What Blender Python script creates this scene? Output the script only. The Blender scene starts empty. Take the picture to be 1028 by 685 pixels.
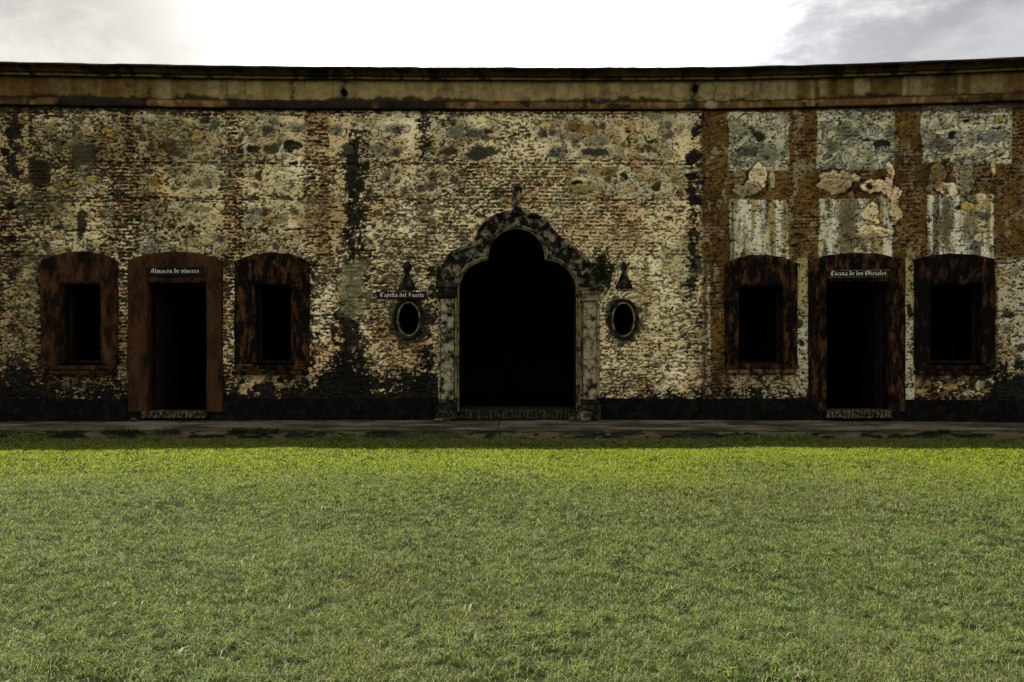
import bpy, bmesh, math, random
import numpy as np
from mathutils import Vector

random.seed(7)
RNG = np.random.default_rng(11)
S = bpy.context.scene
COL = S.collection

# ------------------------------------------------------------------ camera
F = 900.0                      # focal length in photo pixels (1028 wide)
CX, CY = 514.0, 342.5
CAMZ = 1.55
cam = bpy.data.cameras.new('camera')
cam.sensor_width = 36.0
cam.lens = F * 36.0 / 1028.0
cam.clip_end = 2000
cam.clip_start = 0.05
co = bpy.data.objects.new('camera', cam)
COL.objects.link(co)
co.location = (0, 0, CAMZ)
co.rotation_euler = (math.radians(90), 0, 0)
S.camera = co

# ------------------------------------------------------------------ light
SUN_VEC = Vector((-2.6, 2.95, 6.2)).normalized()     # towards the sun: high, behind the wall
SUN_EL = math.asin(SUN_VEC.z)
SUN_AZ = math.atan2(SUN_VEC.x, SUN_VEC.y)              # clockwise from +Y
S.view_settings.view_transform = 'Standard'
S.view_settings.look = 'None'
S.view_settings.gamma = 1.0
S.view_settings.exposure = 1.7
S.view_settings.use_curve_mapping = False

sl = bpy.data.lights.new('sun', 'SUN')
sl.energy = 5.0
sl.angle = math.radians(0.53)
sl.color = (1.0, 0.95, 0.84)
so = bpy.data.objects.new('sun', sl)
COL.objects.link(so)
so.location = (-10, 18, 40)
so.rotation_euler = SUN_VEC.to_track_quat('Z', 'Y').to_euler()

W = bpy.data.worlds.new('World')
S.world = W
W.use_nodes = True
nt = W.node_tree
nt.nodes.clear()
def wn(t, **kw):
    n = nt.nodes.new(t)
    for k, v in kw.items():
        setattr(n, k, v)
    return n
wl = nt.links.new
wout = wn('ShaderNodeOutputWorld')
sky = wn('ShaderNodeTexSky')
sky.sky_type = 'NISHITA'
sky.sun_disc = False
sky.sun_elevation = SUN_EL
sky.sun_rotation = SUN_AZ
bg1 = wn('ShaderNodeBackground')
bg1.inputs['Strength'].default_value = 0.05
wl(sky.outputs[0], bg1.inputs['Color'])
tc = wn('ShaderNodeTexCoord')
nz = wn('ShaderNodeTexNoise')
nz.inputs['Scale'].default_value = 6.5
nz.inputs['Detail'].default_value = 12.0
nz.inputs['Roughness'].default_value = 0.58
nz.inputs['Distortion'].default_value = 0.15
mp = wn('ShaderNodeMapping')
mp.inputs['Scale'].default_value = (1.0, 1.0, 2.2)
mp.inputs['Rotation'].default_value = (0, 0.5, 0)
wl(tc.outputs['Generated'], mp.inputs['Vector'])
wl(mp.outputs[0], nz.inputs['Vector'])
sep = wn('ShaderNodeSeparateXYZ')
wl(tc.outputs['Generated'], sep.inputs[0])

def wmath(op, a, b=None, clamp=False):
    n = wn('ShaderNodeMath', operation=op, use_clamp=clamp)
    for i, x in enumerate((a, b)):
        if x is None:
            continue
        if isinstance(x, (int, float)):
            n.inputs[i].default_value = x
        else:
            wl(x, n.inputs[i])
    return n.outputs[0]
def wramp(val, a, b, lo=0.0, hi=1.0):
    n = wn('ShaderNodeMapRange', interpolation_type='SMOOTHSTEP')
    wl(val, n.inputs['Value'])
    n.inputs['From Min'].default_value = a
    n.inputs['From Max'].default_value = b
    n.inputs['To Min'].default_value = lo
    n.inputs['To Max'].default_value = hi
    return n.outputs['Result']
def wblob(u, v, c0, c1):
    d = Vector((u - CX, F, CY - v)).normalized()
    vm = wn('ShaderNodeVectorMath', operation='DOT_PRODUCT')
    wl(tc.outputs['Generated'], vm.inputs[0])
    vm.inputs[1].default_value = d
    nn = wmath('MULTIPLY', wmath('SUBTRACT', nz.outputs['Fac'], 0.5), 0.085)
    return wramp(wmath('ADD', vm.outputs['Value'], nn), c0, c1)
# bright thin cloud towards the sun's side of the sky, duller cloud elsewhere
fwd = wmath('MULTIPLY', wramp(sep.outputs['Y'], 0.10, 0.75, 0.56, 0.92), wramp(sep.outputs['Z'], 0.42, 0.9, 1.0, 0.35))
g1 = wblob(-40, 40, 0.930, 0.996)
g2 = wblob(1000, -30, 0.960, 0.994)
wave = wramp(nz.outputs['Fac'], 0.32, 0.68, 0.72, 1.2)
k1 = wmath('SUBTRACT', 1.0, wmath('MULTIPLY', g1, 0.74))
k2 = wmath('SUBTRACT', 1.0, wmath('MULTIPLY', g2, 0.80))
cl = wmath('MULTIPLY', wmath('MULTIPLY', fwd, k1), wmath('MULTIPLY', k2, wave))
bg2 = wn('ShaderNodeBackground')
tint = wn('ShaderNodeMix', data_type='RGBA')
wl(g2, tint.inputs[0])
tint.inputs[6].default_value = (1.0, 0.965, 0.91, 1)
tint.inputs[7].default_value = (0.93, 0.94, 0.98, 1)
wl(tint.outputs[2], bg2.inputs['Color'])
wl(cl, bg2.inputs['Strength'])
cover = wramp(nz.outputs['Fac'], 0.36, 0.5, 0.72, 1.0)
cover = wmath('MAXIMUM', cover, wramp(sep.outputs['Y'], 0.2, 0.6))
mx = wn('ShaderNodeMixShader')
wl(cover, mx.inputs[0])
wl(bg1.outputs[0], mx.inputs[1])
wl(bg2.outputs[0], mx.inputs[2])
wl(mx.outputs[0], wout.inputs['Surface'])

# ------------------------------------------------------------------ numpy helpers
def _h(ix, iy, seed):
    a = (ix.astype(np.int64) * 374761393 + iy.astype(np.int64) * 668265263 + seed * 974711) & 0xFFFFFFFF
    a = ((a ^ (a >> 13)) * 1274126177) & 0xFFFFFFFF
    a = ((a ^ (a >> 16)) * 2246822519) & 0xFFFFFFFF
    a = a ^ (a >> 15)
    return (a & 0xFFFFFF) / float(0xFFFFFF)
def noise(x, y, seed=0):
    x = np.asarray(x, float); y = np.asarray(y, float)
    ix = np.floor(x); iy = np.floor(y)
    fx = x - ix; fy = y - iy
    fx = fx * fx * (3 - 2 * fx); fy = fy * fy * (3 - 2 * fy)
    a = _h(ix, iy, seed); b = _h(ix + 1, iy, seed)
    c = _h(ix, iy + 1, seed); d = _h(ix + 1, iy + 1, seed)
    return (a + (b - a) * fx) * (1 - fy) + (c + (d - c) * fx) * fy
def fbm(x, y, o=4, seed=0, g=0.5):
    s = 0; t = 0; a = 1.0
    for i in range(o):
        s = s + a * noise(x * 2 ** i + 17.3 * i, y * 2 ** i - 9.1 * i, seed + i * 7)
        t += a; a *= g
    return s / t
def worley(x, y, seed=0, jit=0.9):
    ix = np.floor(x); iy = np.floor(y)
    f1 = np.full(x.shape, 9.0); f2 = np.full(x.shape, 9.0)
    idx = np.zeros(x.shape); idy = np.zeros(x.shape)
    for dx in (-1, 0, 1):
        for dy in (-1, 0, 1):
            cx = ix + dx; cy = iy + dy
            px = cx + 0.5 + jit * (_h(cx, cy, seed) - 0.5)
            py = cy + 0.5 + jit * (_h(cx, cy, seed + 5) - 0.5)
            d = np.hypot(x - px, y - py)
            near = d < f1
            f2 = np.where(near, f1, np.minimum(f2, d))
            idx = np.where(near, cx, idx); idy = np.where(near, cy, idy)
            f1 = np.where(near, d, f1)
    return f1, f2, _h(idx, idy, seed + 11), _h(idx, idy, seed + 13)
def ss(x, a, b):
    t = np.clip((x - a) / (b - a), 0, 1)
    return t * t * (3 - 2 * t)
def lerp(c, d, m):
    d = np.asarray(d, float)
    return c + (d - c) * m[..., None]
def in_poly(u, v, poly):
    r = np.zeros(u.shape, bool)
    n = len(poly)
    for i in range(n):
        x1, y1 = poly[i]; x2, y2 = poly[(i + 1) % n]
        if y1 == y2:
            continue
        c = ((y1 > v) != (y2 > v)) & (u < (x2 - x1) * (v - y1) / (y2 - y1) + x1)
        r ^= c
    return r

# ------------------------------------------------------------------ wall surface (a gently curved court wall)
WD, WX0, AL, AR = 16.36, 1.56, 0.00307, 0.01146
def wy(X):
    X = np.asarray(X, float)
    d = X - WX0
    return WD - np.where(d < 0, AL, AR) * d * d
def wnrm(X):
    X = np.asarray(X, float)
    d = X - WX0
    s = -2 * np.where(d < 0, AL, AR) * d
    l = np.sqrt(1 + s * s)
    return s / l, -1 / l
def wx(u):
    X = (u - CX) / F * WD
    for _ in range(8):
        X = (u - CX) / F * float(wy(X))
    return X
def wz(u, v):
    return CAMZ - (v - CY) / F * float(wy(wx(u)))
def wp(u, v, out=0.0):
    """point of the wall face that carries the detail at (u, v), pushed out of the wall"""
    X = wx(u)
    nx, ny = wnrm(X)
    return Vector((X + float(nx) * out, float(wy(X)) + float(ny) * out, wz(u, v)))
def warc(X, out, z):
    nx, ny = wnrm(X)
    return (X + nx * out, wy(X) + ny * out, z)

WALK_Z = 0.12

# ------------------------------------------------------------------ materials
def new_mat(name):
    m = bpy.data.materials.new(name)
    m.use_nodes = True
    t = m.node_tree
    t.nodes.clear()
    o = t.nodes.new('ShaderNodeOutputMaterial')
    b = t.nodes.new('ShaderNodeBsdfPrincipled')
    t.links.new(b.outputs[0], o.inputs[0])
    b.inputs['Specular IOR Level'].default_value = 0.03
    return m, t, b
def n_noise(t, scale, detail=5, rough=0.6, vec=None, sc=None):
    n = t.nodes.new('ShaderNodeTexNoise')
    n.inputs['Scale'].default_value = scale
    n.inputs['Detail'].default_value = detail
    n.inputs['Roughness'].default_value = rough
    c = t.nodes.new('ShaderNodeTexCoord')
    if sc:
        m = t.nodes.new('ShaderNodeMapping')
        m.inputs['Scale'].default_value = sc
        t.links.new(c.outputs['Object'], m.inputs['Vector'])
        t.links.new(m.outputs[0], n.inputs['Vector'])
    else:
        t.links.new(c.outputs['Object'], n.inputs['Vector'])
    return n.outputs['Fac']
def n_range(t, v, a, b, lo=0, hi=1):
    n = t.nodes.new('ShaderNodeMapRange')
    t.links.new(v, n.inputs['Value'])
    for k, x in zip(('From Min', 'From Max', 'To Min', 'To Max'), (a, b, lo, hi)):
        n.inputs[k].default_value = x
    return n.outputs['Result']
def n_mix(t, f, a, b, blend='MIX'):
    n = t.nodes.new('ShaderNodeMix')
    n.data_type = 'RGBA'
    n.blend_type = blend
    for s, x in ((n.inputs[0], f), (n.inputs[6], a), (n.inputs[7], b)):
        if isinstance(x, (int, float)):
            s.default_value = x
        elif isinstance(x, tuple):
            s.default_value = (*x, 1)
        else:
            t.links.new(x, s)
    return n.outputs[2]
def n_bump(t, b, h, strength=0.5, dist=0.01):
    n = t.nodes.new('ShaderNodeBump')
    n.inputs['Strength'].default_value = strength
    n.inputs['Distance'].default_value = dist
    t.links.new(h, n.inputs['Height'])
    t.links.new(n.outputs[0], b.inputs['Normal'])

def mat_attr(name, rough=0.95, lo=0.72, hi=1.22, fine=70, bump=0.6):
    m, t, b = new_mat(name)
    a = t.nodes.new('ShaderNodeAttribute')
    a.attribute_name = 'Col'
    f = n_noise(t, fine, 6, 0.7)
    r = n_range(t, f, 0.3, 0.7, lo, hi)
    c = t.nodes.new('ShaderNodeCombineColor')
    for i in range(3):
        t.links.new(r, c.inputs[i])
    mixc = n_mix(t, 1.0, a.outputs['Color'], c.outputs[0], 'MULTIPLY')
    t.links.new(mixc, b.inputs['Base Color'])
    b.inputs['Roughness'].default_value = rough
    n_bump(t, b, f, bump, 0.012)
    return m
def mat_blotch(name, base, base2, black, thr=0.5, scale=6, soft=0.06, rough=0.9, spec=0.03, bump=0.5, grey=None, sc=None):
    m, t, b = new_mat(name)
    n1 = n_noise(t, scale, 8, 0.72, sc=sc)
    n2 = n_noise(t, scale * 4.3, 5, 0.6)
    n3 = n_noise(t, 60, 4, 0.6)
    c = n_mix(t, n_range(t, n2, 0.35, 0.65), base, base2)
    if grey:
        n4 = n_noise(t, scale * 2.1, 6, 0.7, sc=(1, 1, 0.5))
        c = n_mix(t, n_range(t, n4, 0.54, 0.62), c, grey)
    c = n_mix(t, n_range(t, n1, thr - soft, thr + soft), c, black)
    t.links.new(c, b.inputs['Base Color'])
    b.inputs['Roughness'].default_value = rough
    b.inputs['Specular IOR Level'].default_value = spec
    n_bump(t, b, n3, bump, 0.01)
    return m

M = {}
M['wall'] = mat_attr('weathered_masonry')
M['trim'] = mat_attr('stained_stucco', fine=45, bump=0.4)
M['rust'] = mat_blotch('oxide_red_plaster', (0.056, 0.024, 0.008), (0.036, 0.016, 0.006), (0.004, 0.003, 0.002), 0.46, 4.2, 0.10, sc=(1.6, 1.6, 0.6))
M['rust_clean'] = mat_blotch('oxide_red_plaster_sound', (0.043, 0.020, 0.0075), (0.028, 0.0135, 0.0055), (0.006, 0.004, 0.003), 0.52, 3.6, 0.10, sc=(1.6, 1.6, 0.6))
M['rust_dark'] = mat_blotch('oxide_red_plaster_mouldy', (0.068, 0.029, 0.008), (0.042, 0.019, 0.006), (0.003, 0.0025, 0.002), 0.44, 5.5, 0.07, sc=(1.7, 1.7, 0.6))
M['rust_black'] = mat_blotch('black_mould_over_red_plaster', (0.062, 0.026, 0.008), (0.035, 0.016, 0.006), (0.003, 0.0025, 0.002), 0.41, 5.0, 0.07, sc=(1.7, 1.7, 0.6))
M['reveal'] = mat_blotch('shade_dark_plaster', (0.010, 0.006, 0.004), (0.007, 0.005, 0.003), (0.003, 0.003, 0.002), 0.5, 3)  # near-black base puts the openings' deep shade into the plaster colour
M['inside'] = mat_blotch('dark_room_plaster', (0.008, 0.007, 0.005), (0.006, 0.005, 0.004), (0.004, 0.004, 0.003), 0.5, 2)  # darkness of the unlit rooms put into the base colour
M['stucco_dark'] = mat_blotch('mouldy_arch_stucco', (0.20, 0.175, 0.10), (0.10, 0.09, 0.055), (0.005, 0.005, 0.004), 0.455, 6.5, 0.06, grey=(0.05, 0.05, 0.035))
M['stucco_black'] = mat_blotch('black_mould_stucco', (0.045, 0.042, 0.028), (0.02, 0.019, 0.013), (0.005, 0.005, 0.004), 0.44, 9, 0.06)
M['moulding'] = mat_blotch('pale_lime_moulding', (0.19, 0.16, 0.072), (0.09, 0.076, 0.035), (0.008, 0.007, 0.005), 0.505, 7, 0.08)
M['pilaster'] = mat_blotch('stained_pale_stucco', (0.25, 0.23, 0.13), (0.15, 0.135, 0.08), (0.008, 0.008, 0.006), 0.51, 7.5, 0.06, grey=(0.10, 0.10, 0.07))
M['pilaster_clean'] = mat_blotch('pale_stucco_light_stain', (0.23, 0.205, 0.11), (0.12, 0.105, 0.06), (0.007, 0.006, 0.004), 0.535, 6, 0.06, grey=(0.12, 0.11, 0.07))
M['plinth'] = mat_blotch('black_tarred_plinth', (0.004, 0.0035, 0.003), (0.009, 0.007, 0.0045), (0.002, 0.002, 0.0018), 0.46, 6)
M['wood'] = mat_blotch('old_dark_wood', (0.012, 0.008, 0.005), (0.009, 0.006, 0.004), (0.005, 0.004, 0.003), 0.55, 7)
M['iron'] = mat_blotch('rusted_iron', (0.003, 0.002, 0.0015), (0.002, 0.0015, 0.001), (0.001, 0.001, 0.001), 0.5, 20, rough=0.9)
M['brickend'] = mat_blotch('pale_worn_brick', (0.10, 0.085, 0.055), (0.05, 0.038, 0.022), (0.006, 0.005, 0.004), 0.50, 16)
M['brickred'] = mat_blotch('red_brick_sill', (0.12, 0.06, 0.03), (0.08, 0.042, 0.022), (0.01, 0.007, 0.005), 0.50, 9)
M['stone'] = mat_blotch('pale_rubble', (0.11, 0.10, 0.065), (0.06, 0.055, 0.036), (0.01, 0.01, 0.008), 0.5, 9)
M['stone_dark'] = mat_blotch('dark_rubble', (0.035, 0.032, 0.02), (0.02, 0.018, 0.012), (0.006, 0.006, 0.005), 0.5, 9)
M['signblack'] = mat_blotch('black_painted_sign', (0.005, 0.005, 0.005), (0.008, 0.0075, 0.006), (0.003, 0.003, 0.003), 0.6, 10, rough=0.6)
M['signedge'] = mat_blotch('worn_sign_rail', (0.10, 0.095, 0.07), (0.06, 0.055, 0.04), (0.02, 0.02, 0.015), 0.55, 8, rough=0.6)
M['letter'] = mat_blotch('white_letter_paint', (0.52, 0.50, 0.42), (0.42, 0.40, 0.33), (0.2, 0.19, 0.15), 0.72, 14, rough=0.7)
M['roof'] = mat_blotch('roof_screed', (0.2, 0.18, 0.14), (0.15, 0.14, 0.11), (0.05, 0.045, 0.04), 0.55, 2)

# grass blade material: backlit blades pass light
def mat_leaf(name, trans=0.45, attr=True, color=None):
    m, t, b = new_mat(name)
    out = [n for n in t.nodes if n.type == 'OUTPUT_MATERIAL'][0]
    tr = t.nodes.new('ShaderNodeBsdfTranslucent')
    mxs = t.nodes.new('ShaderNodeMixShader')
    mxs.inputs[0].default_value = trans
    if attr:
        a = t.nodes.new('ShaderNodeAttribute')
        a.attribute_name = 'Col'
        c = a.outputs['Color']
        t.links.new(c, b.inputs['Base Color'])
        c2 = n_mix(t, 1.0, c, (1.15, 1.25, 0.55), 'MULTIPLY')
        t.links.new(c2, tr.inputs['Color'])
    else:
        b.inputs['Base Color'].default_value = (*color, 1)
        tr.inputs['Color'].default_value = (*color, 1)
    b.inputs['Roughness'].default_value = 0.5
    b.inputs['Specular IOR Level'].default_value = 0.12
    t.links.new(b.outputs[0], mxs.inputs[1])
    t.links.new(tr.outputs[0], mxs.inputs[2])
    t.links.new(mxs.outputs[0], out.inputs[0])
    return m
M['grass'] = mat_leaf('lawn_grass', 0.45)
M['weed'] = mat_leaf('weed_leaf', 0.35)

# ------------------------------------------------------------------ object helpers
def link(o, parent=None):
    COL.objects.link(o)
    if parent is not None:
        o.parent = parent
    return o
def tag(o, label=None, cat=None, group=None, kind=None):
    if label: o['label'] = label
    if cat: o['category'] = cat
    if group: o['group'] = group
    if kind: o['kind'] = kind
    return o
def empty(name, loc=(0, 0, 0)):
    o = bpy.data.objects.new(name, None)
    o.location = loc
    o.empty_display_size = 0.2
    return link(o)
def mesh_np(name, V, Fq, mat, parent=None, C=None, smooth=False, tri=False):
    k = 3 if tri else 4
    me = bpy.data.meshes.new(name)
    V = np.asarray(V, np.float32); Fq = np.asarray(Fq, np.int32)
    if parent is not None and parent.type == 'EMPTY' and parent.location.length > 0:
        V = V - np.array(parent.location, np.float32)
    me.vertices.add(len(V)); me.vertices.foreach_set('co', V.ravel())
    me.loops.add(len(Fq) * k); me.loops.foreach_set('vertex_index', Fq.ravel())
    me.polygons.add(len(Fq))
    me.polygons.foreach_set('loop_start', np.arange(0, len(Fq) * k, k, dtype=np.int32))
    me.polygons.foreach_set('loop_total', np.full(len(Fq), k, np.int32))
    me.update(calc_edges=True)
    if smooth:
        me.polygons.foreach_set('use_smooth', np.ones(len(Fq), bool))
    if C is not None:
        at = me.color_attributes.new('Col', 'FLOAT_COLOR', 'POINT')
        a = np.ones((len(V), 4), np.float32); a[:, :3] = C
        at.data.foreach_set('color', a.ravel())
    me.materials.append(mat)
    return link(bpy.data.objects.new(name, me), parent)
def grid_np(name, P, mat, parent=None, C=None, keep=None, smooth=True):
    ny, nx = P.shape[:2]
    i = np.arange(ny * nx).reshape(ny, nx)
    f = np.stack([i[:-1, :-1], i[:-1, 1:], i[1:, 1:], i[1:, :-1]], -1)
    f = f[keep] if keep is not None else f.reshape(-1, 4)
    return mesh_np(name, P.reshape(-1, 3), f, mat, parent, None if C is None else C.reshape(-1, 3), smooth)

class MB:
    """collects polygons for one mesh"""
    def __init__(self): self.v = []; self.f = []
    def quad(self, a, b, c, d):
        n = len(self.v); self.v += [a, b, c, d]; self.f.append((n, n + 1, n + 2, n + 3))
    def poly(self, pts):
        n = len(self.v); self.v += list(pts); self.f.append(tuple(range(n, n + len(pts))))
    def hexa(self, p):       # 8 points: 0-3 front ring, 4-7 back ring
        n = len(self.v); self.v += list(p)
        for q in ((0, 1, 2, 3), (7, 6, 5, 4), (0, 4, 5, 1), (1, 5, 6, 2), (2, 6, 7, 3), (3, 7, 4, 0)):
            self.f.append(tuple(n + k for k in q))
    def wbox(self, u0, u1, v0, v1, o0, o1, jit=0.0):
        """block on the wall face between photo columns u0,u1 / rows v0,v1 from depth o0 to o1"""
        j = lambda: random.uniform(-jit, jit)
        F_ = [(u0, v1), (u1, v1), (u1, v0), (u0, v0)]
        F_ = [(a + j(), b + j()) for a, b in F_]
        self.hexa([wp(a, b, o1) for a, b in F_] + [wp(a, b, o0) for a, b in F_])
    def loft(self, rings, closed=True, cap=False):
        n = len(self.v); m = len(rings[0])
        for r in rings: self.v += list(r)
        for i in range(len(rings) - 1):
            for j in range(m if closed else m - 1):
                k = (j + 1) % m
                self.f.append((n + i * m + j, n + i * m + k, n + (i + 1) * m + k, n + (i + 1) * m + j))
        if cap:
            self.f.append(tuple(n + (len(rings) - 1) * m + j for j in range(m)))
            self.f.append(tuple(n + j for j in reversed(range(m))))
    def build(self, name, mat, parent=None, smooth=False, bevel=0.0):
        off = Vector(parent.location) if parent is not None and parent.type == 'EMPTY' else Vector((0, 0, 0))
        me = bpy.data.meshes.new(name)
        me.from_pydata([tuple(Vector(p) - off) for p in self.v], [], self.f)
        me.materials.append(mat)
        bm = bmesh.new(); bm.from_mesh(me)
        bmesh.ops.recalc_face_normals(bm, faces=bm.faces)
        if bevel:
            eds = [e for e in bm.edges if len(e.link_faces) == 2 and e.calc_face_angle(0) > 0.5]
            bmesh.ops.bevel(bm, geom=eds, offset=bevel, segments=2, affect='EDGES', profile=0.6)
        bm.to_mesh(me); bm.free()
        if smooth:
            for p in me.polygons: p.use_smooth = True
        return link(bpy.data.objects.new(name, me), parent)

def resample(pts, n, closed=False):
    P = np.array([(p[0], p[1]) for p in pts], float)
    if closed: P = np.vstack([P, P[:1]])
    d = np.r_[0, np.cumsum(np.hypot(*np.diff(P, axis=0).T))]
    t = np.linspace(0, d[-1], n + 1 if closed else n)
    if closed: t = t[:-1]
    return [(float(np.interp(a, d, P[:, 0])), float(np.interp(a, d, P[:, 1]))) for a in t]

# ------------------------------------------------------------------ opening layout (photo columns / rows on the wall face)
def seg_top(u0, u1, vtop, vend, n=14):
    """segmental arch head from left to right"""
    return [(u0 + (u1 - u0) * i / n, vtop + (vend - vtop) * (abs(2 * i / n - 1)) ** 2.2) for i in range(n + 1)]
WINS = [dict(o=(42, 119, 253, 262, 366), i=(63, 102, 285, 365), mat='rust'),
        dict(o=(236, 311, 254, 263, 366), i=(256, 293, 286, 365), mat='rust_dark'),
        dict(o=(727, 800, 256, 265, 367), i=(741, 786, 287, 366), mat='rust_dark'),
        dict(o=(917, 998, 255, 261, 366), i=(933, 985, 286, 365), mat='rust_black')]
DOORS = [dict(o=(129, 224, 253, 262, 413), i=(149, 208, 284, 413), mat='rust_clean'),
         dict(o=(811, 908, 254, 262, 413), i=(829, 892, 283, 413), mat='rust_dark')]
def arch_open():
    """clover-headed opening: lobe on two shoulders"""
    L = [(461, 413), (461, 292)]
    for k in range(1, 10):
        a = math.pi - k * (math.pi / 2) / 10
        L.append((492 + 31 * math.cos(a), 292 - 30 * math.sin(a)))
    L.append((490.0, 262.0))
    a0 = math.radians(186)
    for k in range(0, 25):
        a = a0 - k * (math.radians(192)) / 24
        L.append((518.5 + 28.3 * math.cos(a), 259 - 28.3 * math.sin(a)))
    R = [(578 - (p[0] - 461) * 117 / 117, p[1]) for p in L[:12]]
    R = [(1039 - p[0], p[1]) for p in L[:12]]
    return L + R[::-1]
ARCH_IN = arch_open()
ARCH_OUT = [(441, 292), (441, 280), (443, 268), (448, 258.5), (456, 251.5), (466, 248), (474, 246.5), (477, 238), (482, 228), (489, 220.5),
            (498, 215.5), (509, 212.8), (519, 212), (530, 213.2), (541, 217), (550, 224.5), (557, 233), (565, 241), (574, 247),
            (583, 253), (591, 261), (596, 272), (598, 288), (598, 292)]
OVALS = [(410.5, 320.5), (625.5, 321.0)]

# ------------------------------------------------------------------ THE BUILDING
fort = empty('fort_building', (0, 16.4, 0))
tag(fort, 'long curved brick and rubble fort building with a clover-headed arch and black doorways', 'building')

Z_TOP = CAMZ + (CY - 110.5) / F * WD        # where the wall face meets the lower moulding

def wall_fields(X, Z):
    """albedo and relief of the masonry at wall points"""
    Y = wy(X)
    U = CX + F * X / Y
    V = CY - F * (Z - CAMZ) / Y
    N = lambda sx, sz, o=4, s=0: fbm(X * sx, Z * sz, o, s)
    wob = (N(3, 3, 4, 91) - 0.5)
    wob2 = (N(3, 3, 4, 97) - 0.5)
    Uw = U + wob * 9; Vw = V + wob2 * 9
    Uf = U + (N(9, 9, 3, 31) - .5) * 7; Vf = V + (N(9, 9, 3, 37) - .5) * 7
    big = N(0.7, 0.9, 3, 3)
    mid = N(2.2, 2.6, 4, 5)
    fin = N(13, 17, 3, 8)
    fin2 = N(28, 34, 2, 9)
    # lime mortar ground, from grey-white to yellow and pinkish
    col = np.zeros(X.shape + (3,)) + np.array([0.47, 0.39, 0.19])
    col = lerp(col, (0.60, 0.51, 0.27), np.clip(ss(N(1.5, 1.5, 4, 21), .45, .62) * .5 + ss(U, 330, 430) * (1 - ss(U, 680, 705)) * .6, 0, 1))  # middle lifted: the brighter lit centre is painted into the mortar
    col = lerp(col, (0.50, 0.36, 0.17), ss(N(1.1, 1.4, 4, 22), .52, .68))
    col = lerp(col, (0.70, 0.62, 0.38), ss(N(2.6, 2.6, 4, 23), .56, .70) * .8)
    pier = np.zeros(X.shape)
    for a_, b_ in ((119, 136), (226, 245), (306, 330), (418, 430), (628, 641)):
        pier = np.maximum(pier, ss(Uf, a_ - 2, a_ + 2) * (1 - ss(Uf, b_ - 2, b_ + 2)) * (1 - ss(V, 235, 262)))
    col = lerp(col, (0.31, 0.20, 0.085), pier * ss(N(3, 2, 3, 27), .3, .5) * .85)
    h = (fin - .5) * 0.018 + (mid - .5) * .02
    # ---- region masks
    right = ss(Uw, 701, 706)                      # brown rendered bay
    stone_rects = [(34, 122, 116, 160), (135, 227, 116, 160), (245, 306, 116, 160), (330, 418, 118, 160), (430, 503, 118, 160),
                   (536, 628, 118, 160), (640, 700, 113, 160), (46, 108, 168, 196), (140, 218, 167, 196), (246, 303, 168, 196),
                   (338, 398, 168, 196), (400, 462, 168, 196), (574, 690, 168, 198), (46, 112, 203, 228), (140, 224, 203, 228),
                   (246, 306, 203, 228), (40, 118, 232, 256), (138, 228, 232, 256), (246, 304, 232, 256), (-60, 30, 116, 200),
                   (2, 38, 262, 392), (58, 102, 376, 400), (238, 312, 376, 400), (918, 1000, 376, 400), (1000, 1100, 262, 386),
                   (-300, -80, 116, 250)]
    st = np.zeros(X.shape)
    for a, b, c, d in stone_rects:
        st = np.maximum(st, ss(Uw, a - 1.5, a + 1.5) * (1 - ss(Uw, b - 1.5, b + 1.5)) * ss(Vw, c - 1.5, c + 1.5) * (1 - ss(Vw, d - 1.5, d + 1.5)))
    panels = [(731, 792, 114, 172, .0), (820, 897, 111, 170, 0.), (925, 1015, 106, 165, 0.),
              (733, 791, 201, 262, 1.), (822, 896, 200, 262, 1.), (931, 997, 196, 262, 1.),
              (1045, 1130, 104, 163, 0.), (1045, 1130, 198, 262, 1.)]
    pn = np.zeros(X.shape); pnl = np.zeros(X.shape)
    for a, b, c, d, k in panels:
        e = .8
        uu = U + (fin - .5) * 2 + (wob2) * 4; vv = V + (fin2 - .5) * 2 + wob * 4
        m = ss(uu, a - e, a + e) * (1 - ss(uu, b - e, b + e)) * ss(vv, c - e, c + e) * (1 - ss(vv, d - e, d + e))
        pn = np.maximum(pn, m); pnl = np.maximum(pnl, m * k)
    # ---- brown render of the right bay, and its patch in the far left
    rend = right * (1 - pn)
    rcol = np.zeros_like(col) + np.array([0.100, 0.056, 0.013])
    rcol = lerp(rcol, (0.058, 0.030, 0.009), ss(N(1.6, 1.1, 4, 41), .45, .62))
    rcol = lerp(rcol, (0.15, 0.09, 0.03), ss(N(4, 2.4, 4, 42), .58, .72) * .7)
    rcol = lerp(rcol, (0.20, 0.17, 0.09), ss(N(7, 3.2, 4, 43), .62, .69) * .8)
    olive = ss(U, 799, 801) * (1 - ss(U, 811, 813)) + ss(U, 907, 909) * (1 - ss(U, 917, 919))
    olive = np.clip(olive, 0, 1) * ss(V, 258, 262)
    rcol = lerp(rcol, (0.28, 0.25, 0.10), olive)
    rcol = lerp(rcol, (0.38, 0.36, 0.23), olive * ss(Vf, 318, 324))
    rcol = lerp(rcol, (0.30, 0.26, 0.14), ss(V, 376, 378) * (1 - ss(Uw, 808, 814)) * ss(Uf, 732, 738) * .85)
    rcol = lerp(rcol, (0.36, 0.33, 0.20), ss(U, 1000, 1003) * ss(V, 258, 262))
    rcol = lerp(rcol, (0.40, 0.38, 0.26), np.exp(-((Uf - 711.5) / 1.3) ** 2) * ss(V, 262, 280) * (1 - ss(V, 388, 400)) * .8)
    # ---- exposed brickwork
    zz = Z + (N(0.8, 1.2, 2, 51) - .5) * .05
    pitch = 0.066
    row = np.floor(zz / pitch); f = zz / pitch - row
    blen = .205
    xx = X + _h(row, row * 0, 61) * blen + (N(3, 8, 2, 52) - .5) * .02
    ci = np.floor(xx / blen); fx = xx / blen - ci
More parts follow.
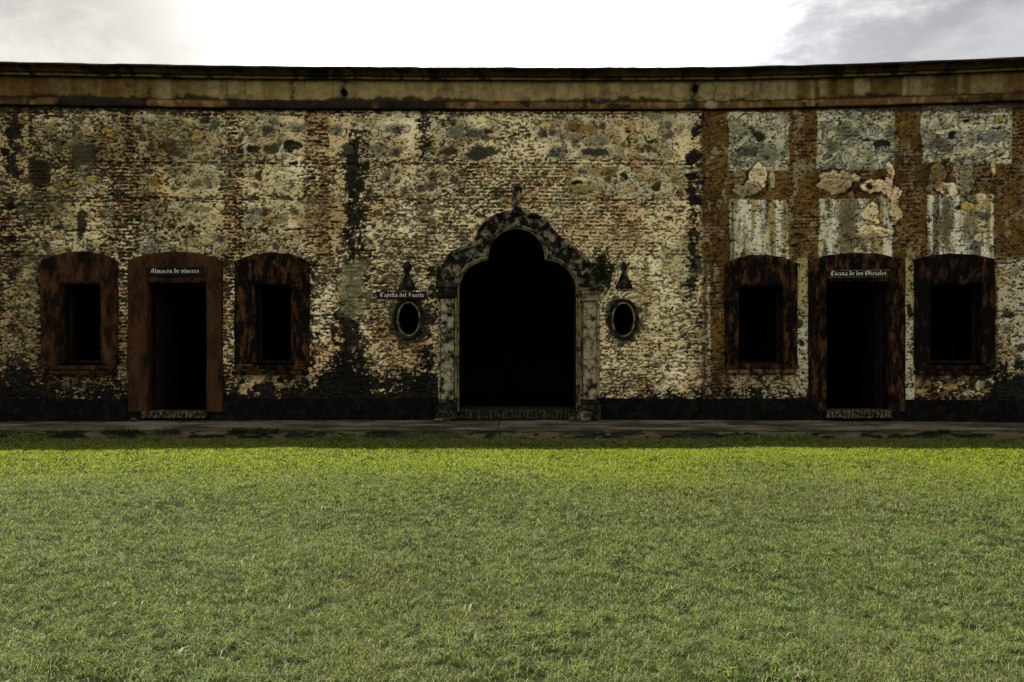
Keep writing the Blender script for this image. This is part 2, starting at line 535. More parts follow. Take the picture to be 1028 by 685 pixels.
    hb = _h(ci, row, 63); hb2 = _h(ci, row, 64); hb3 = _h(ci, row, 65)
    edge = (fin2 - .5) * .34
    bm_ = ss(f + edge, .10, .22) * (1 - ss(f + edge, .60, .72)) * ss(fx + edge * .3, .04, .10) * (1 - ss(fx + edge * .3, .86, .93))
    expo = 0.30 + 0.95 * (N(1.3, 1.6, 4, 55) - .40)
    def reg(a, b, c, d, s=6): return ss(Uw, a - s, a + s) * (1 - ss(Uw, b - s, b + s)) * ss(Vw, c - s, c + s) * (1 - ss(Vw, d - s, d + s))
    expo = expo + .55 * reg(460, 575, 162, 208) + .4 * reg(306, 330, 112, 235, 3) + .35 * reg(226, 245, 112, 260, 3) + .35 * reg(118, 136, 112, 400, 3)
    expo = expo + .25 * reg(0, 240, 112, 255) + .30 * reg(380, 470, 195, 300) + .30 * reg(560, 640, 215, 260) + .45 * reg(224, 240, 255, 395, 3) + .3 * reg(545, 700, 205, 260)
    expo = expo - .35 * reg(370, 405, 168, 250) - .4 * reg(630, 690, 205, 250)
    expo = expo + .40 * np.exp(-((Vf - 163.5) / 3.2) ** 2) + .35 * np.exp(-((Vf - 199.5) / 3.0) ** 2) + .25 * np.exp(-((Vf - 231) / 2.6) ** 2) + .4 * np.exp(-((Vf - 115) / 2.6) ** 2)
    be = bm_ * ss(expo - hb, -.03, .03)
    bcol = np.zeros_like(col) + np.array([0.115, 0.050, 0.024])
    bcol = lerp(bcol, (0.20, 0.105, 0.045), ss(hb2, .45, .55))
    bcol = lerp(bcol, (0.27, 0.19, 0.095), ss(hb2, .74, .78))
    bcol = lerp(bcol, (0.028, 0.020, 0.012), ss(hb3, .62, .66))
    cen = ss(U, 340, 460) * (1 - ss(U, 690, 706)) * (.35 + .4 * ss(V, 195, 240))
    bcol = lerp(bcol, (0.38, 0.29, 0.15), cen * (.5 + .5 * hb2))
    mort = ss(expo - hb + .25, -.05, .1) * (1 - bm_)
    nost = (1 - st) * (1 - right)
    col = lerp(col, bcol, be * nost)
    h = h - be * nost * (.012 + .022 * hb3)
    # black growth in the joints beside exposed bricks
    jn = ss(f, .64, .74) * (1 - ss(f, .80, .90)) * ss(N(14, 5, 3, 57), .52 - .10 * big, .60) * ss(expo, .2, .5)
    col = lerp(col, (0.035, 0.028, 0.016), jn * nost * .6)
    h = h - jn * nost * .02
    # bricks showing through the brown render
    rb = ss(N(2.2, 2.0, 4, 71), .60, .66) * .8
    rb = np.maximum(rb, reg(796, 822, 130, 160, 3)) ; rb = np.maximum(rb, reg(798, 824, 210, 252, 3))
    rb = np.maximum(rb, reg(1015, 1060, 105, 150, 3)); rb = np.maximum(rb, reg(905, 925, 150, 250, 3) * .8)
    rb = rb * (1 - olive * (1 - ss(V, 318, 330)))
    rbe = bm_ * rb * ss(.48 - hb, -.03, .03)
    rcol = lerp(rcol, bcol * .5, rbe * .85)
    rcol = lerp(rcol, (0.20, 0.15, 0.07), (1 - bm_) * rb * ss(N(9, 9, 3, 72), .48, .58) * .75)
    h = h - rbe * right * .03 + right * .015
    # ---- rubble stones
    sx_ = X / .20 + wob * .5; sz_ = Z / .17 + wob2 * .5
    f1, f2, s1, s2 = worley(sx_, sz_, 81, .85)
    rad = .30 + .20 * s1
    sm = (1 - ss(f1 + (fin - .5) * .25, rad - .06, rad + .02)) * (s1 > .15)
    rim = np.exp(-((f1 + (fin - .5) * .25 - rad - .055) / .055) ** 2)
    scol = np.zeros_like(col) + np.array([0.30, 0.265, 0.15])
    scol = lerp(scol, (0.20, 0.18, 0.10), ss(s2, .28, .3))
    scol = lerp(scol, (0.07, 0.062, 0.038), ss(s2, .50, .52))
    scol = lerp(scol, (0.26, 0.19, 0.08), ss(s2, .66, .64))
    scol = lerp(scol, (0.33, 0.30, 0.18), ss(s2, .72, .74))
    scol = lerp(scol, (0.085, 0.055, 0.033), ss(s2, .90, .92))
    scol = scol * (1 + .5 * ss(f1, rad * .6, rad * .85))[..., None]
    scol = scol * (0.7 + .6 * fin[..., None])
    s_on = st * (1 - pn) * (1 - right * (V < 262)) * ss(N(1.6, 1.6, 3, 84), .30, .42)
    sg = lerp(col, np.array([0.36, 0.325, 0.185]) , s_on * .8) * (.82 + .36 * N(6, 6, 3, 88))[..., None]
    col = np.where((s_on > 0.01)[..., None], sg, col)
    col = lerp(col, rcol, rend)
    col = lerp(col, scol, sm * s_on)
    col = lerp(col, (0.02, 0.02, 0.014), rim * s_on * ss(noise(X * 6, Z * 6, 85), .22, .4) * .9)
    h = h + sm * s_on * (.018 * (1 - (f1 / rad) ** 2) - .004) - rim * s_on * .012
    # ---- pale panels of the right bay
    pcol = np.zeros_like(col) + np.array([0.33, 0.31, 0.18])
    pcol = lerp(pcol, (0.19, 0.18, 0.11), ss(N(5, 5, 4, 101), .46, .60))
    pcol = lerp(pcol, (0.37, 0.36, 0.24), ss(N(7, 7, 4, 102), .58, .66))
    g1_, g2_, q1, q2 = worley(X / .30 + wob * 1.4, Z / .23 + wob2 * 1.4, 103, .9)
    ring = np.exp(-((g1_ + (fin - .5) * .2 - .40) / .035) ** 2)
    pcol = lerp(pcol, (0.05, 0.048, 0.03), ring * (1 - pnl) * .8)
    pcol = lerp(pcol, (0.13, 0.13, 0.095), (1 - ss(g1_, .30, .38)) * ss(q1, .45, .5) * (1 - pnl) * .8)
    nn_ = fbm(X * 2.1 + wob * .8, Z * 2.6 + wob2 * .8, 2, 104)
    for lv in (.36, .50, .64):
        pcol = lerp(pcol, (0.045, 0.04, 0.026), (1 - ss(np.abs(nn_ - lv), .004, .016)) * (1 - pnl) * .85)
        pcol = lerp(pcol, (0.50, 0.47, 0.32), (1 - ss(np.abs(nn_ - lv - .024), .003, .012)) * (1 - pnl) * .6)
    crk = (1 - ss(np.abs(N(4, 4, 4, 109) - .5), .002, .010)) * pnl
    pcol = lerp(pcol, (0.05, 0.045, 0.03), crk * .7)
    stv = N(11, .7, 3, 105)
    vs = pcol * 1.0
    pcol = lerp(pcol, (0.10, 0.09, 0.055), ss(N(14, 14, 3, 110), .58, .64) * .5)
    vs = lerp(vs, (0.43, 0.41, 0.29), ss(stv, .52, .62))
    vs = lerp(vs, (0.22, 0.17, 0.06), ss(noise(X * 13, Z * .5, 107), .66, .74))
    vs = lerp(vs, (0.09, 0.085, 0.055), 1 - ss(stv, .33, .40))
    pcol = pcol + (vs - pcol) * pnl[..., None]
    col = lerp(col, pcol * 1.2, pn)
    h = h + pn * .02 + ring * pn * .008
    # ---- individual patches and stones worth placing: (u, v, ru, rv, colour, soft, relief)
    LIME = (0.46, 0.41, 0.27); GREY = (0.17, 0.16, 0.105); BLK = (0.010, 0.010, 0.008); OCH = (0.34, 0.24, 0.07)
    spots = [(758, 186, 13, 6, LIME), (752, 190, 14, 6, GREY), (762, 174, 8, 9, LIME), (776, 178, 3, 12, (0.3, .29, .19)),
             (842, 178, 20, 8, (0.30, 0.28, 0.18)), (838, 186, 18, 8, (0.23, .2, .12)), (880, 188, 17, 7, LIME), (893, 181, 4, 18, (.44, .36, .24)),
             (899, 205, 5, 20, (.40, .33, .22)), (952, 190, 12, 6.5, (.55, .50, .36)), (947, 186, 6, 4, (.5, .42, .28)), (873, 188, 4, 3, BLK),
             (874, 214, 9, 10, (.47, .43, .27)), (880, 232, 18, 4, LIME), (872, 235, 18, 3, LIME), (865, 240, 14, 6, GREY), (868, 248, 4, 4, (.08, .05, .02)),
             (849, 228, 12, 30, (.10, .09, .06)), (856, 222, 4, 30, (.11, .10, .06)), (950, 225, 7, 30, (.085, .08, .05)), (972, 222, 4, 26, (.14, .13, .09)),
             (971, 206, 7, 6, OCH), (988, 206, 5, 4, (.30, .22, .11)), (986, 217, 7, 4, (.05, .045, .035)), (979, 240, 6, 5, LIME), (962, 208, 3, 3, BLK),
             (943, 175, 8, 16, (.13, .10, .05)), (962, 176, 4, 14, (.27, .26, .18)), (969, 178, 6, 18, (.15, .15, .10)), (998, 168, 2, 8, LIME),
             (762, 138, 6, 5, BLK), (752, 152, 10, 5, (.045, .047, .038)), (741, 132, 8, 9, (.17, .18, .12)), (772, 155, 12, 7, (.12, .13, .09)),
             (884, 144, 9, 4.5, BLK), (890, 133, 5, 4, (.07, .075, .07)), (850, 130, 7, 6, (.10, .11, .08)), (835, 147, 9, 6, (.07, .075, .055)), (869, 142, 4, 2, BLK),
             (955, 136, 4.5, 3.2, (.006, .008, .014)), (990, 112, 5, 3, (.25, .17, .06)), (1001, 121, 4.5, 3.5, (.22, .16, .03)), (970, 121, 4, 1.6, BLK), (940, 146, 12, 5, (.05, .05, .035)),
             (997, 137, 12, 5, (.12, .13, .12)), (952, 151, 4, 4, (.06, .06, .05)), (950, 162, 4, 3, BLK),
             (651, 139, 5, 4.5, (.02, .022, .017)), (671, 153, 8, 4, (.20, .20, .11)), (648, 128, 13, 10, (.36, .33, .18)), (640, 143, 7, 7, (.30, .28, .16)),
             (697, 131, 3.5, 3.5, BLK), (698, 158, 9, 7, BLK), (694, 191, 6, 5, BLK), (698, 200, 6, 6, BLK), (698, 265, 8, 10, BLK), (692, 178, 5, 3, BLK),
             (578, 128, 8, 5, (.10, .06, .02)), (592, 128, 8, 5, (.16, .11, .03)), (575, 137, 8, 4, (.16, .165, .13)), (600, 138, 8, 5, (.15, .155, .12)), (562, 153, 12, 6, (.05, .055, .04)),
             (598, 153, 12, 6, (.025, .03, .027)), (548, 126, 6, 4, (.33, .29, .10)), (485, 153, 17, 7, (.025, .028, .022)), (452, 153, 9, 6, (.03, .03, .02)), (476, 135, 10, 5, (.06, .07, .06)),
             (458, 133, 8, 6, (.10, .12, .10)), (270, 130, 8, 6, (.02, .022, .018)), (255, 149, 9, 5, BLK), (274, 149, 8, 5, (.035, .038, .03)), (294, 147, 8, 8, BLK), (299, 128, 6, 4, (.09, .1, .08)),
             (399, 129, 10, 5.5, (.06, .065, .055)), (338, 130, 7, 5, (.10, .11, .09)), (349, 150, 9, 7, (.035, .037, .028)), (352, 157, 5, 4, BLK), (398, 152, 7, 5.5, (.045, .05, .04)), (377, 150, 9, 5, (.13, .14, .09)),
             (89, 131, 6.5, 4.2, (.44, .38, .20)), (108, 133, 5.5, 5, (.44, .36, .14)), (56, 147, 5.5, 5.5, (.10, .10, .06)), (77, 149, 7, 5.5, (.16, .075, .03)), (49, 130, 7, 5, (.20, .18, .07)),
             (151, 148, 5.5, 5, (.07, .045, .02)), (171, 148, 8.5, 6.5, (.045, .022, .010)), (160, 134, 7, 5, (.33, .29, .15)), (176, 137, 6, 4, (.36, .34, .22)), (198, 137, 7, 6.5, (.36, .30, .11)),
             (215, 137, 7, 7.5, (.30, .28, .15)), (63, 186, 7, 4, (.33, .25, .06)), (77, 184, 5, 4.5, (.36, .27, .08)), (91, 182, 6, 6, (.28, .21, .07)), (158, 182, 6, 4, (.25, .16, .04)),
             (195, 184, 5, 4, (.13, .07, .03)), (188, 171, 6, 3, (.10, .07, .03)), (173, 172, 6, 3.5, (.16, .16, .10)), (208, 182, 4, 4, (.09, .055, .03)), (202, 210, 8, 3.5, (.17, .15, .08)),
             (182, 216, 6, 5, (.24, .21, .13)), (199, 218, 6, 4, (.34, .31, .20)), (90, 216, 4.5, 3.5, (.30, .27, .17)), (101, 215, 5, 4, (.08, .05, .03)), (207, 240, 6, 5, (.30, .27, .12)), (98, 244, 6, 3, (.36, .34, .16)),
             (192, 238, 5, 3, (.14, .12, .06)), (61, 252, 6, 4, (.24, .20, .08)), (5, 153, 6, 4, BLK), (85, 155, 14, 9, (.03, .03, .022)), (114, 240, 7, 2.2, BLK), (81, 225, 5, 16, (.02, .019, .013)),
             (40, 175, 9, 14, (.03, .027, .018)), (10, 208, 6, 3, BLK), (12, 238, 6, 5, BLK), (224, 160, 3, 3, BLK), (356, 175, 7, 8, (.20, .19, .08)), (580, 183, 5, 3, BLK), (597, 173, 7, 4, (.20, .16, .06)),
             (574, 173, 5, 4, (.18, .13, .05)), (613, 173, 8, 4, (.10, .08, .03)), (584, 188, 9, 5, (.16, .15, .07)), (634, 189, 5, 4, (.27, .22, .08)), (659, 187, 4, 5, (.03, .025, .02)), (678, 180, 5, 3, (.14, .12, .05)), (627, 177, 3, 3, BLK),
             (260, 178, 4, 4, (.05, .03, .015)), (256, 187, 3, 3, (.05, .045, .03)), (283, 183, 2, 2, BLK), (386, 178, 5, 4, (.14, .1, .05)), (278, 181, 8, 8, (.40, .38, .25)), (296, 212, 4, 4, (.05, .05, .04)), (283, 219, 5, 4, (.14, .15, .09)), (252, 219, 5, 5, (.17, .18, .11)), (268, 220, 4, 3, (.30, .24, .08)), (259, 211, 5, 3, (.12, .13, .09)),
             (1011, 330, 6, 5, (.10, .10, .07)), (1023, 350, 5, 5, (.03, .03, .02)), (1012, 316, 8, 3, (.02, .018, .012)), (935, 386, 5, 3, (.12, .08, .03)), (955, 388, 8, 4, (.24, .18, .07)), (941, 389, 6, 5, (.33, .28, .16)), (970, 386, 6, 4, (.30, .27, .14)), (988, 388, 5, 6, (.17, .13, .06)),
             (66, 387, 4, 3.5, (.16, .15, .10)), (76, 384, 4, 3, (.14, .13, .10)), (84, 393, 5, 4, (.17, .16, .11)), (96, 393, 3.5, 4, (.06, .055, .04)), (94, 384, 4, 3, (.20, .18, .12)), (280, 382, 4, 3, BLK), (257, 392, 4, 3, (.03, .03, .02)), (268, 385, 4, 3, (.12, .1, .07)), (290, 385, 3, 3, (.1, .09, .06)),
             (805, 345, 3, 3, BLK), (803, 325, 4, 5, (.03, .03, .02)), (806, 368, 4, 14, (.33, .32, .21)), (913, 313, 3, 9, BLK)]
    # ---- dirt and growth; the left-side thickening paints in vignette shading
    spk = N(16, 32, 3, 111)
    spk2 = N(6.5, 14, 4, 112); spk3 = N(26, 46, 3, 114)
    dens = .36 + .75 * (N(.9, 1.1, 4, 113) - .45)
    dens = dens + .26 * (1 - ss(U, 0, 300)) + .16 * reg(340, 372, 112, 400) + .16 * ss(V, 330, 400) - .10 * reg(560, 690, 200, 390, 20) + .1 * reg(380, 470, 205, 290, 12)
    dens = dens + .15 * ss(U, 930, 1028)
    dens = dens - .30 * st - .10 * cen
    dens = dens * (1 - pn * .9) * (1 - rend * .65)
    mspk = np.maximum(ss(spk, .71 - .27 * dens, .75 - .27 * dens), ss(spk2 + .12 * (spk3 - .5), .77 - .22 * dens, .80 - .22 * dens) * .9)
    mspk = mspk * (1 - .25 * cen)
    mspk = np.maximum(mspk, ss(spk3, .655 - .24 * dens, .69 - .24 * dens) * .9)
    col = lerp(col, (0.010, 0.009, 0.006), mspk * .95)
    h = h - mspk * .012 * (1 - pn)
    wrpa = N(5.5, 5.5, 3, 191); wrpb = N(5.5, 5.5, 3, 193)
    for (u, v, ru, rv, c) in spots:
        sel = (np.abs(U - u) < ru * 2.2) & (np.abs(V - v) < rv * 2.2)
        if not sel.any(): continue
        wr_ = min(ru, rv) * 1.5; wr2 = min(ru, rv) * 1.5
        uu = U[sel] + (wrpa[sel] - .5) * wr_ * 1.4 + (fin[sel] - .5) * 3.2; vv = V[sel] + (wrpb[sel] - .5) * wr2 + (fin[::-1, ::-1][sel] - .5) * 3
        d = np.sqrt(((uu - u) / ru) ** 2 + ((vv - v) / rv) ** 2)
        m = (1 - ss(d, .88, 1.04)) * (1 - (.6 if sum(c) > .12 else .15) * ss(spk3[sel], .56, .64))
        var = ((.72 + .56 * fin2[sel]) * (1 + .35 * ss(d, .6, .85)))[:, None]
        dark = sum(c) < .12
        if not dark:
            rr = np.exp(-((d - 1.14) / .12) ** 2)
            col[sel] = col[sel] * (1 - .72 * (rr * ss(noise(uu * .3, vv * .3, 77), .12, .35))[:, None])
        col[sel] = col[sel] * (1 - m[:, None]) + (np.array(c) * np.array([1.06, .96, .78]) * var) * m[:, None]
        h[sel] += m * (.016 * np.clip(1 - d * d, 0, 1)) * (0 if dark and sum(c) < .05 else 1) - m * (.02 if dark else 0)
    # green grey algae washes
    col = lerp(col, (0.15, 0.155, 0.09), ss(N(1.4, 1.0, 4, 121), .60, .74) * .32 * (1 - right))
    grime_vig = ss(N(1.2, 1.2, 4, 125) + .30 * (1 - ss(U, 20, 330)) - .16, .42, .66) * (1 - right)  # patchy grime; the left-side term puts vignette shading into the colour
    col = col * (1 - grime_vig[..., None] * np.array([.42, .47, .55]))
    # big vertical streaks
    def streak(uc, w, v0, v1, wv=5, s=1.):
        cc = uc + (noise(Z * 2.3, Z * 0 + uc, 131) - .5) * wv
        m = np.exp(-np.abs((U + (spk2 - .5) * 22 + (fin - .5) * 8 - cc) / w) ** 3) * ss(V, v0 - 8, v0 + 8) * (1 - ss(V, v1 - 10, v1 + 6))
        return np.clip(m * s, 0, 1)
    dz = np.clip(((.55 * fbm(X * 26, Z * 38, 3, 148) + .45 * fbm(X * 8, Z * 8, 3, 149)) - .5) * 2.9 + .5, 0, 1)
    dis = lambda p: ss(p + dz - 1.0, -.08, .05)
    S_ = streak(356, 10, 128, 400, 8) * (.62 + .30 * ss(V, 150, 170) * (1 - ss(V, 240, 268)) + .2 * ss(V, 312, 330)) * ss(fbm(X * 12, Z * 4, 3, 141), .22, .40)
    S_ = np.maximum(S_, streak(348, 11, 312, 400, 6) * ss(fbm(X * 12, Z * 7, 3, 142), .25, .40))
    S_ = np.maximum(S_, streak(425, 4, 112, 160, 3) * .8)
    S_ = np.maximum(S_, streak(428, 7, 300, 400, 8) * ss(fbm(X * 12, Z * 9, 3, 143), .42, .52))
    S_ = np.maximum(S_, streak(697, 4.2, 185, 300, 5) * ss(fbm(X * 10, Z * 9, 3, 144), .30, .45))
    S_ = np.maximum(S_, streak(700, 4, 112, 190, 8) * ss(fbm(X * 10, Z * 9, 3, 145), .45, .55))
    S_ = np.maximum(S_, streak(12, 6, 118, 180, 8) * .9)
    S_ = np.maximum(S_, streak(605, 9, 258, 292, 3) * ss(fbm(X * 14, Z * 14, 3, 146), .34, .48))
    S_ = np.maximum(S_, streak(437, 6, 262, 330, 4) * ss(fbm(X * 14, Z * 9, 3, 147), .36, .5))
    S_ = np.maximum(S_, streak(40, 3, 262, 376, 4) * .7)
    S_ = np.maximum(S_, streak(315, 3, 262, 376, 4) * .6)
    S_ = dis(np.clip(S_ * 1.15, 0, 1))
    col = lerp(col, (0.007, 0.007, 0.005), S_ * .96)
    # algae olive slab under the streak
    ol = reg(341, 366, 262, 318, 3)
    col = lerp(col, (0.20, 0.19, 0.09), ol * .55)
    # darker strip under the cornice; growth along the bottom
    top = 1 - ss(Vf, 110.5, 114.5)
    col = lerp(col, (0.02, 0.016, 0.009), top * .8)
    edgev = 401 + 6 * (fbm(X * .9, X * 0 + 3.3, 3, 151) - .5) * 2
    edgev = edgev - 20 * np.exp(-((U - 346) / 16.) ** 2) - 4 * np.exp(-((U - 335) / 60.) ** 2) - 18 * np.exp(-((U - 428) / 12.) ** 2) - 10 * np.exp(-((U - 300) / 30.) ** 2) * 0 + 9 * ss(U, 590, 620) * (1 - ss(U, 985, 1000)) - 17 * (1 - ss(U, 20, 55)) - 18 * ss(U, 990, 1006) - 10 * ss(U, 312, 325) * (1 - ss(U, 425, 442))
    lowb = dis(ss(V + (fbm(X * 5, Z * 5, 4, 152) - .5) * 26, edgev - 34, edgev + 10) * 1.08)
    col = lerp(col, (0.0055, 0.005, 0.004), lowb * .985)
    # damp dirt around the arch and window heads
    for (u, v, ru, rv) in ((410, 320, 19, 25), (625.5, 321, 18, 23)):
        d = np.sqrt(((Uf - u) / ru) ** 2 + ((Vf - v) / rv) ** 2)
        col = lerp(col, (0.022, 0.021, 0.014), dis((1 - ss(d, .85, 1.35))) * .85)
    col = col * (0.93 + .14 * noise(X * 40, Z * 40, 161))[..., None]
    return U, V, np.clip(col, .002, .7), h

# columns: dense where the wall is studied, coarser on the flanks
xs = np.concatenate([np.linspace(-15, -9.9, 110)[:-1], np.linspace(-9.9, 9.9, 1640), np.linspace(9.9, 14.5, 110)[1:]])
zs = np.linspace(0.0, Z_TOP + 0.02, 470)
Xg, Zg = np.meshgrid(xs, zs)
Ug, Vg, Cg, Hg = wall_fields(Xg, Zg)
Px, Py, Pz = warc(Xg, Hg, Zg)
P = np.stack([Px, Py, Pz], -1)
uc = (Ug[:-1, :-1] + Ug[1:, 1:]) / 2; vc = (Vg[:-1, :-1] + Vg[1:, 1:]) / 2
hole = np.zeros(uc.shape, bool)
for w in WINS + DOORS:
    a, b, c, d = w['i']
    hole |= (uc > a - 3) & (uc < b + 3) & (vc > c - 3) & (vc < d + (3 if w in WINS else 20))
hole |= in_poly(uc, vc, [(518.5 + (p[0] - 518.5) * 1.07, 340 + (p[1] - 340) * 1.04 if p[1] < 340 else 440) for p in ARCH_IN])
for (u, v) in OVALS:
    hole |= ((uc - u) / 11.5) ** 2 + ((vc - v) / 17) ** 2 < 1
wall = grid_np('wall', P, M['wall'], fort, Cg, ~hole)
tag(wall, 'weathered brick and rubble wall face with brown render on its right end')

# plinth: dark tarred foot of the wall, left out at doors
mb_segments = [(-330, 128.5), (224.5, 439), (600, 810.5), (908.5, 1330)]
for a, b in mb_segments:
    mb = MB()
    us = np.linspace(a, b, max(3, int((b - a) / 4)))
    def zl(u, v): return WALK_Z + .0 + (wz(514, v) - wz(514, 421))
    rings = []
    for u in us:
        jt = (fbm(np.array([u * .05]), np.array([2.2]), 4, 171)[0] - .5)
        zt = wz(514, 400.5) + jt * .05
        o = .045 + (fbm(np.array([u * .11]), np.array([7.2]), 3, 172)[0] - .5) * .02
        X = wx(u)
        pts = []
        for (oo, z) in ((-.06, zt + .01), (o - .015, zt), (o, zt - .025), (o + .01, WALK_Z + .12), (o + .025, 0.02)):
            x, y, _ = warc(X, oo, z)
            pts.append(Vector((float(x), float(y), z)))
        rings.append(pts)
    mb.loft(rings, closed=False)
    mb.build('plinth', M['plinth'], fort, smooth=True)

# ------------------------------------------------------------------ cornice, frieze and lower moulding
def zv(v, out=0.0): return CAMZ + (CY - v) * (WD - out) / F
cx_s = np.concatenate([np.linspace(-15, -9.9, 120)[:-1], np.linspace(-9.9, 9.9, 1000), np.linspace(9.9, 14.5, 110)[1:]])
def sweep(name, prof, kind, rough_top=False):
    """prof: list of (v, out) from bottom to top"""
    pts = []
    for (v0, o0), (v1, o1) in zip(prof[:-1], prof[1:]):
        z0, z1 = zv(v0, o0), zv(v1, o1)
        n = max(1, int(math.hypot(z1 - z0, o1 - o0) / .018))
        for i in range(n): pts.append((z0 + (z1 - z0) * i / n, o0 + (o1 - o0) * i / n, v0 + (v1 - v0) * i / n))
    pts.append((zv(prof[-1][0], prof[-1][1]), prof[-1][1], prof[-1][0]))
    Z = np.array([p[0] for p in pts])[:, None] + cx_s[None, :] * 0
    O = np.array([p[1] for p in pts])[:, None] + cx_s[None, :] * 0
    V = np.array([p[2] for p in pts])[:, None] + cx_s[None, :] * 0
    X = cx_s[None, :] + Z * 0
    U = CX + F * X / wy(X)
    hh = (fbm(X * 5, Z * 9 + O * 9, 4, 201) - .5) * .012
    Z2 = Z + (fbm(X * 1.5, X * 0 + 1.1, 4, 203) - .5) * .02
    fin = fbm(X * 12, Z * 12 + O * 10, 4, 205)
    if kind == 'frieze':
        c = np.zeros(X.shape + (3,)) + np.array([0.20, 0.155, 0.06])
        side = 1 - ss(U, 60, 360) * 1.0 + ss(U, 690, 800)
        side = np.clip(side, 0, 1)
        blot = fbm(X * 3.2, Z * .5, 3, 211)
        c = lerp(c, (0.075, 0.044, 0.012), side * ss(blot, .40, .52))
        c = lerp(c, (0.17, 0.135, 0.068), side * (1 - ss(blot, .36, .44)))
        c = lerp(c, (0.13, 0.10, 0.035), ss(fbm(X * 9, Z * .8, 3, 212), .54, .66) * .5)
        c = lerp(c, (0.075, 0.042, 0.012), (1 - ss(U, 30, 190)) * .75)
        c = lerp(c, (0.085, 0.05, 0.015), ss(U, 850, 1000) * .45)
        st = fbm(X * 16, Z * 1.1, 4, 213)
        topd = ss(V, 82, 96)
        c = lerp(c, (0.025, 0.02, 0.012), ss(st + .25 * (fbm(X * .7, X * 0, 3, 218) - .5), .66, .80) * .55 * (1 - topd * .3))
        ed = ss(V + (fbm(X * 5, Z * 6, 5, 214, .65) - .5) * 11 + (fbm(X * .8, X * 0, 3, 219) - .5) * 8, 99, 102)
        c = lerp(c, (0.012, 0.010, 0.007), ed * .9)
        for (u, w) in ((347, 5), (697, 5), (152, 1.5), (295, 1.5), (837, 2)):
            c = lerp(c, (0.014, 0.012, 0.008), np.exp(-((U + (fin - .5) * 8 - u) / w) ** 2) * ss(fin, .35, .5) * .9)
        for (u, v, ru, rv) in ((683, 91, 9, 8), (709, 92, 9, 9), (351, 93, 6, 8)):
            d = np.hypot((U + (fin - .5) * 5 - u) / ru, (V - v) / rv)
            c = lerp(c, (0.21, 0.18, 0.095), (1 - ss(d, .85, 1.)) * .45)
            c = lerp(c, (0.05, 0.04, 0.02), np.exp(-((d - 1.05) / .09) ** 2) * .7)
    elif kind == 'lower':
        c = np.zeros(X.shape + (3,)) + np.array([0.095, 0.055, 0.016])
        c = lerp(c, (0.24, 0.16, 0.07), ss(fbm(X * 7, Z * 3, 3, 221), .55, .68) * .6)
        dark = fbm(X * 1.1, Z * .5, 4, 222) + .14 * ((U > 215) & (U < 360)) + .10 * (U < 150) + .16 * ((U > 425) & (U < 500)) - .14 * (U > 735) + .2 * np.exp(-((U - 697) / 10) ** 2)
        c = lerp(c, (0.012, 0.010, 0.007), ss(dark, .50, .58) * .93)
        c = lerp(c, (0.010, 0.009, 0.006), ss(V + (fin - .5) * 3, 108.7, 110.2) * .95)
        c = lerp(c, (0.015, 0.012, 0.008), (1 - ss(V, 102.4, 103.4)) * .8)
        c = lerp(c, (0.23, .2, .12), (1 - ss(np.hypot((U - 713) / 7, (V - 106) / 5), .8, 1.)) * .7)
    else:
        c = np.zeros(X.shape + (3,)) + np.array([0.075, 0.048, 0.014])
        c = lerp(c, (0.045, 0.028, 0.009), ss(fbm(X * 2, Z * 2, 3, 231), .42, .6))
        c = lerp(c, (0.12, 0.085, 0.03), (V > 77.6).astype(float) * .7)
        st = fbm(X * 11, Z * 2, 4, 232)
        dk = fbm(X * .9, Z * .1, 4, 233) + .16 * ((U > 424) & (U < 501)) + .08 * (U < 120) + .06 * ((U > 200) & (U < 225)) + .12 * ((U > 832) & (U < 852))
        c = lerp(c, (0.010, 0.009, 0.006), ss(st + dk, 1.05, 1.16) * .93)
        c = lerp(c, (0.012, 0.010, 0.007), np.clip(ss(V, 75.6, 76.6) * (1 - ss(V, 77.6, 78.0)) + ss(V, 80.6, 81.2), 0, 1) * .9)  # dark lines: black mould plus shade painted under the mouldings
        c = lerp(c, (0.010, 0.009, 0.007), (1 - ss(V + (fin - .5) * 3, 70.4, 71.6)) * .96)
    c = lerp(c, (0.010, 0.009, 0.006), ss(fbm(X * 3.5, Z * 5 + O * 4, 5, 251, .65), .62, .66) * (.35 if kind == 'frieze' else .85))
    c = c * (.5 + .8 * fin)[..., None]
    if rough_top:
        k = (V <= 70).astype(float)
        Z2 = Z2 + k * (fbm(X * 5, X * 0 + 5, 5, 241, .7) - .5) * .022
    Px, Py, Pz = warc(X, O + hh, Z2)
    return grid_np(name, np.stack([Px, Py, Pz], -1), M['trim'], fort, np.clip(c, .004, .6), None, True)
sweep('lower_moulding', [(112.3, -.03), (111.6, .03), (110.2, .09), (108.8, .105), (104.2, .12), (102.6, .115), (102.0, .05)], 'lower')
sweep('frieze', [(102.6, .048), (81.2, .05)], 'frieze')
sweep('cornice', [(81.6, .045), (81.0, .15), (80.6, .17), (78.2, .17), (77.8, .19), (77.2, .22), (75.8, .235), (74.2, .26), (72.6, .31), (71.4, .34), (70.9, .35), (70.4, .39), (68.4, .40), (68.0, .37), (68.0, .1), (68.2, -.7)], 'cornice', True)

# drain spouts in the frieze
def ell_ring(u, v, ru, rv, out, n=28, ph=0):
    return [wp(u + ru * math.cos(2 * math.pi * k / n), v - rv * math.sin(2 * math.pi * k / n), out) for k in range(n)]
for (u, v) in ((346.5, 94.5), (697, 90.5)):
    m = MB()
    m.loft([ell_ring(u, v, 3.0, 3.3, .03, 16), ell_ring(u, v, 3.0, 3.3, .17, 16), ell_ring(u, v, 2.4, 2.7, .175, 16), ell_ring(u, v, 2.2, 2.5, .06, 16), ell_ring(u, v, .3, .3, .058, 16)])
    m.build('drain_spout', M['stucco_black'], fort, smooth=True)

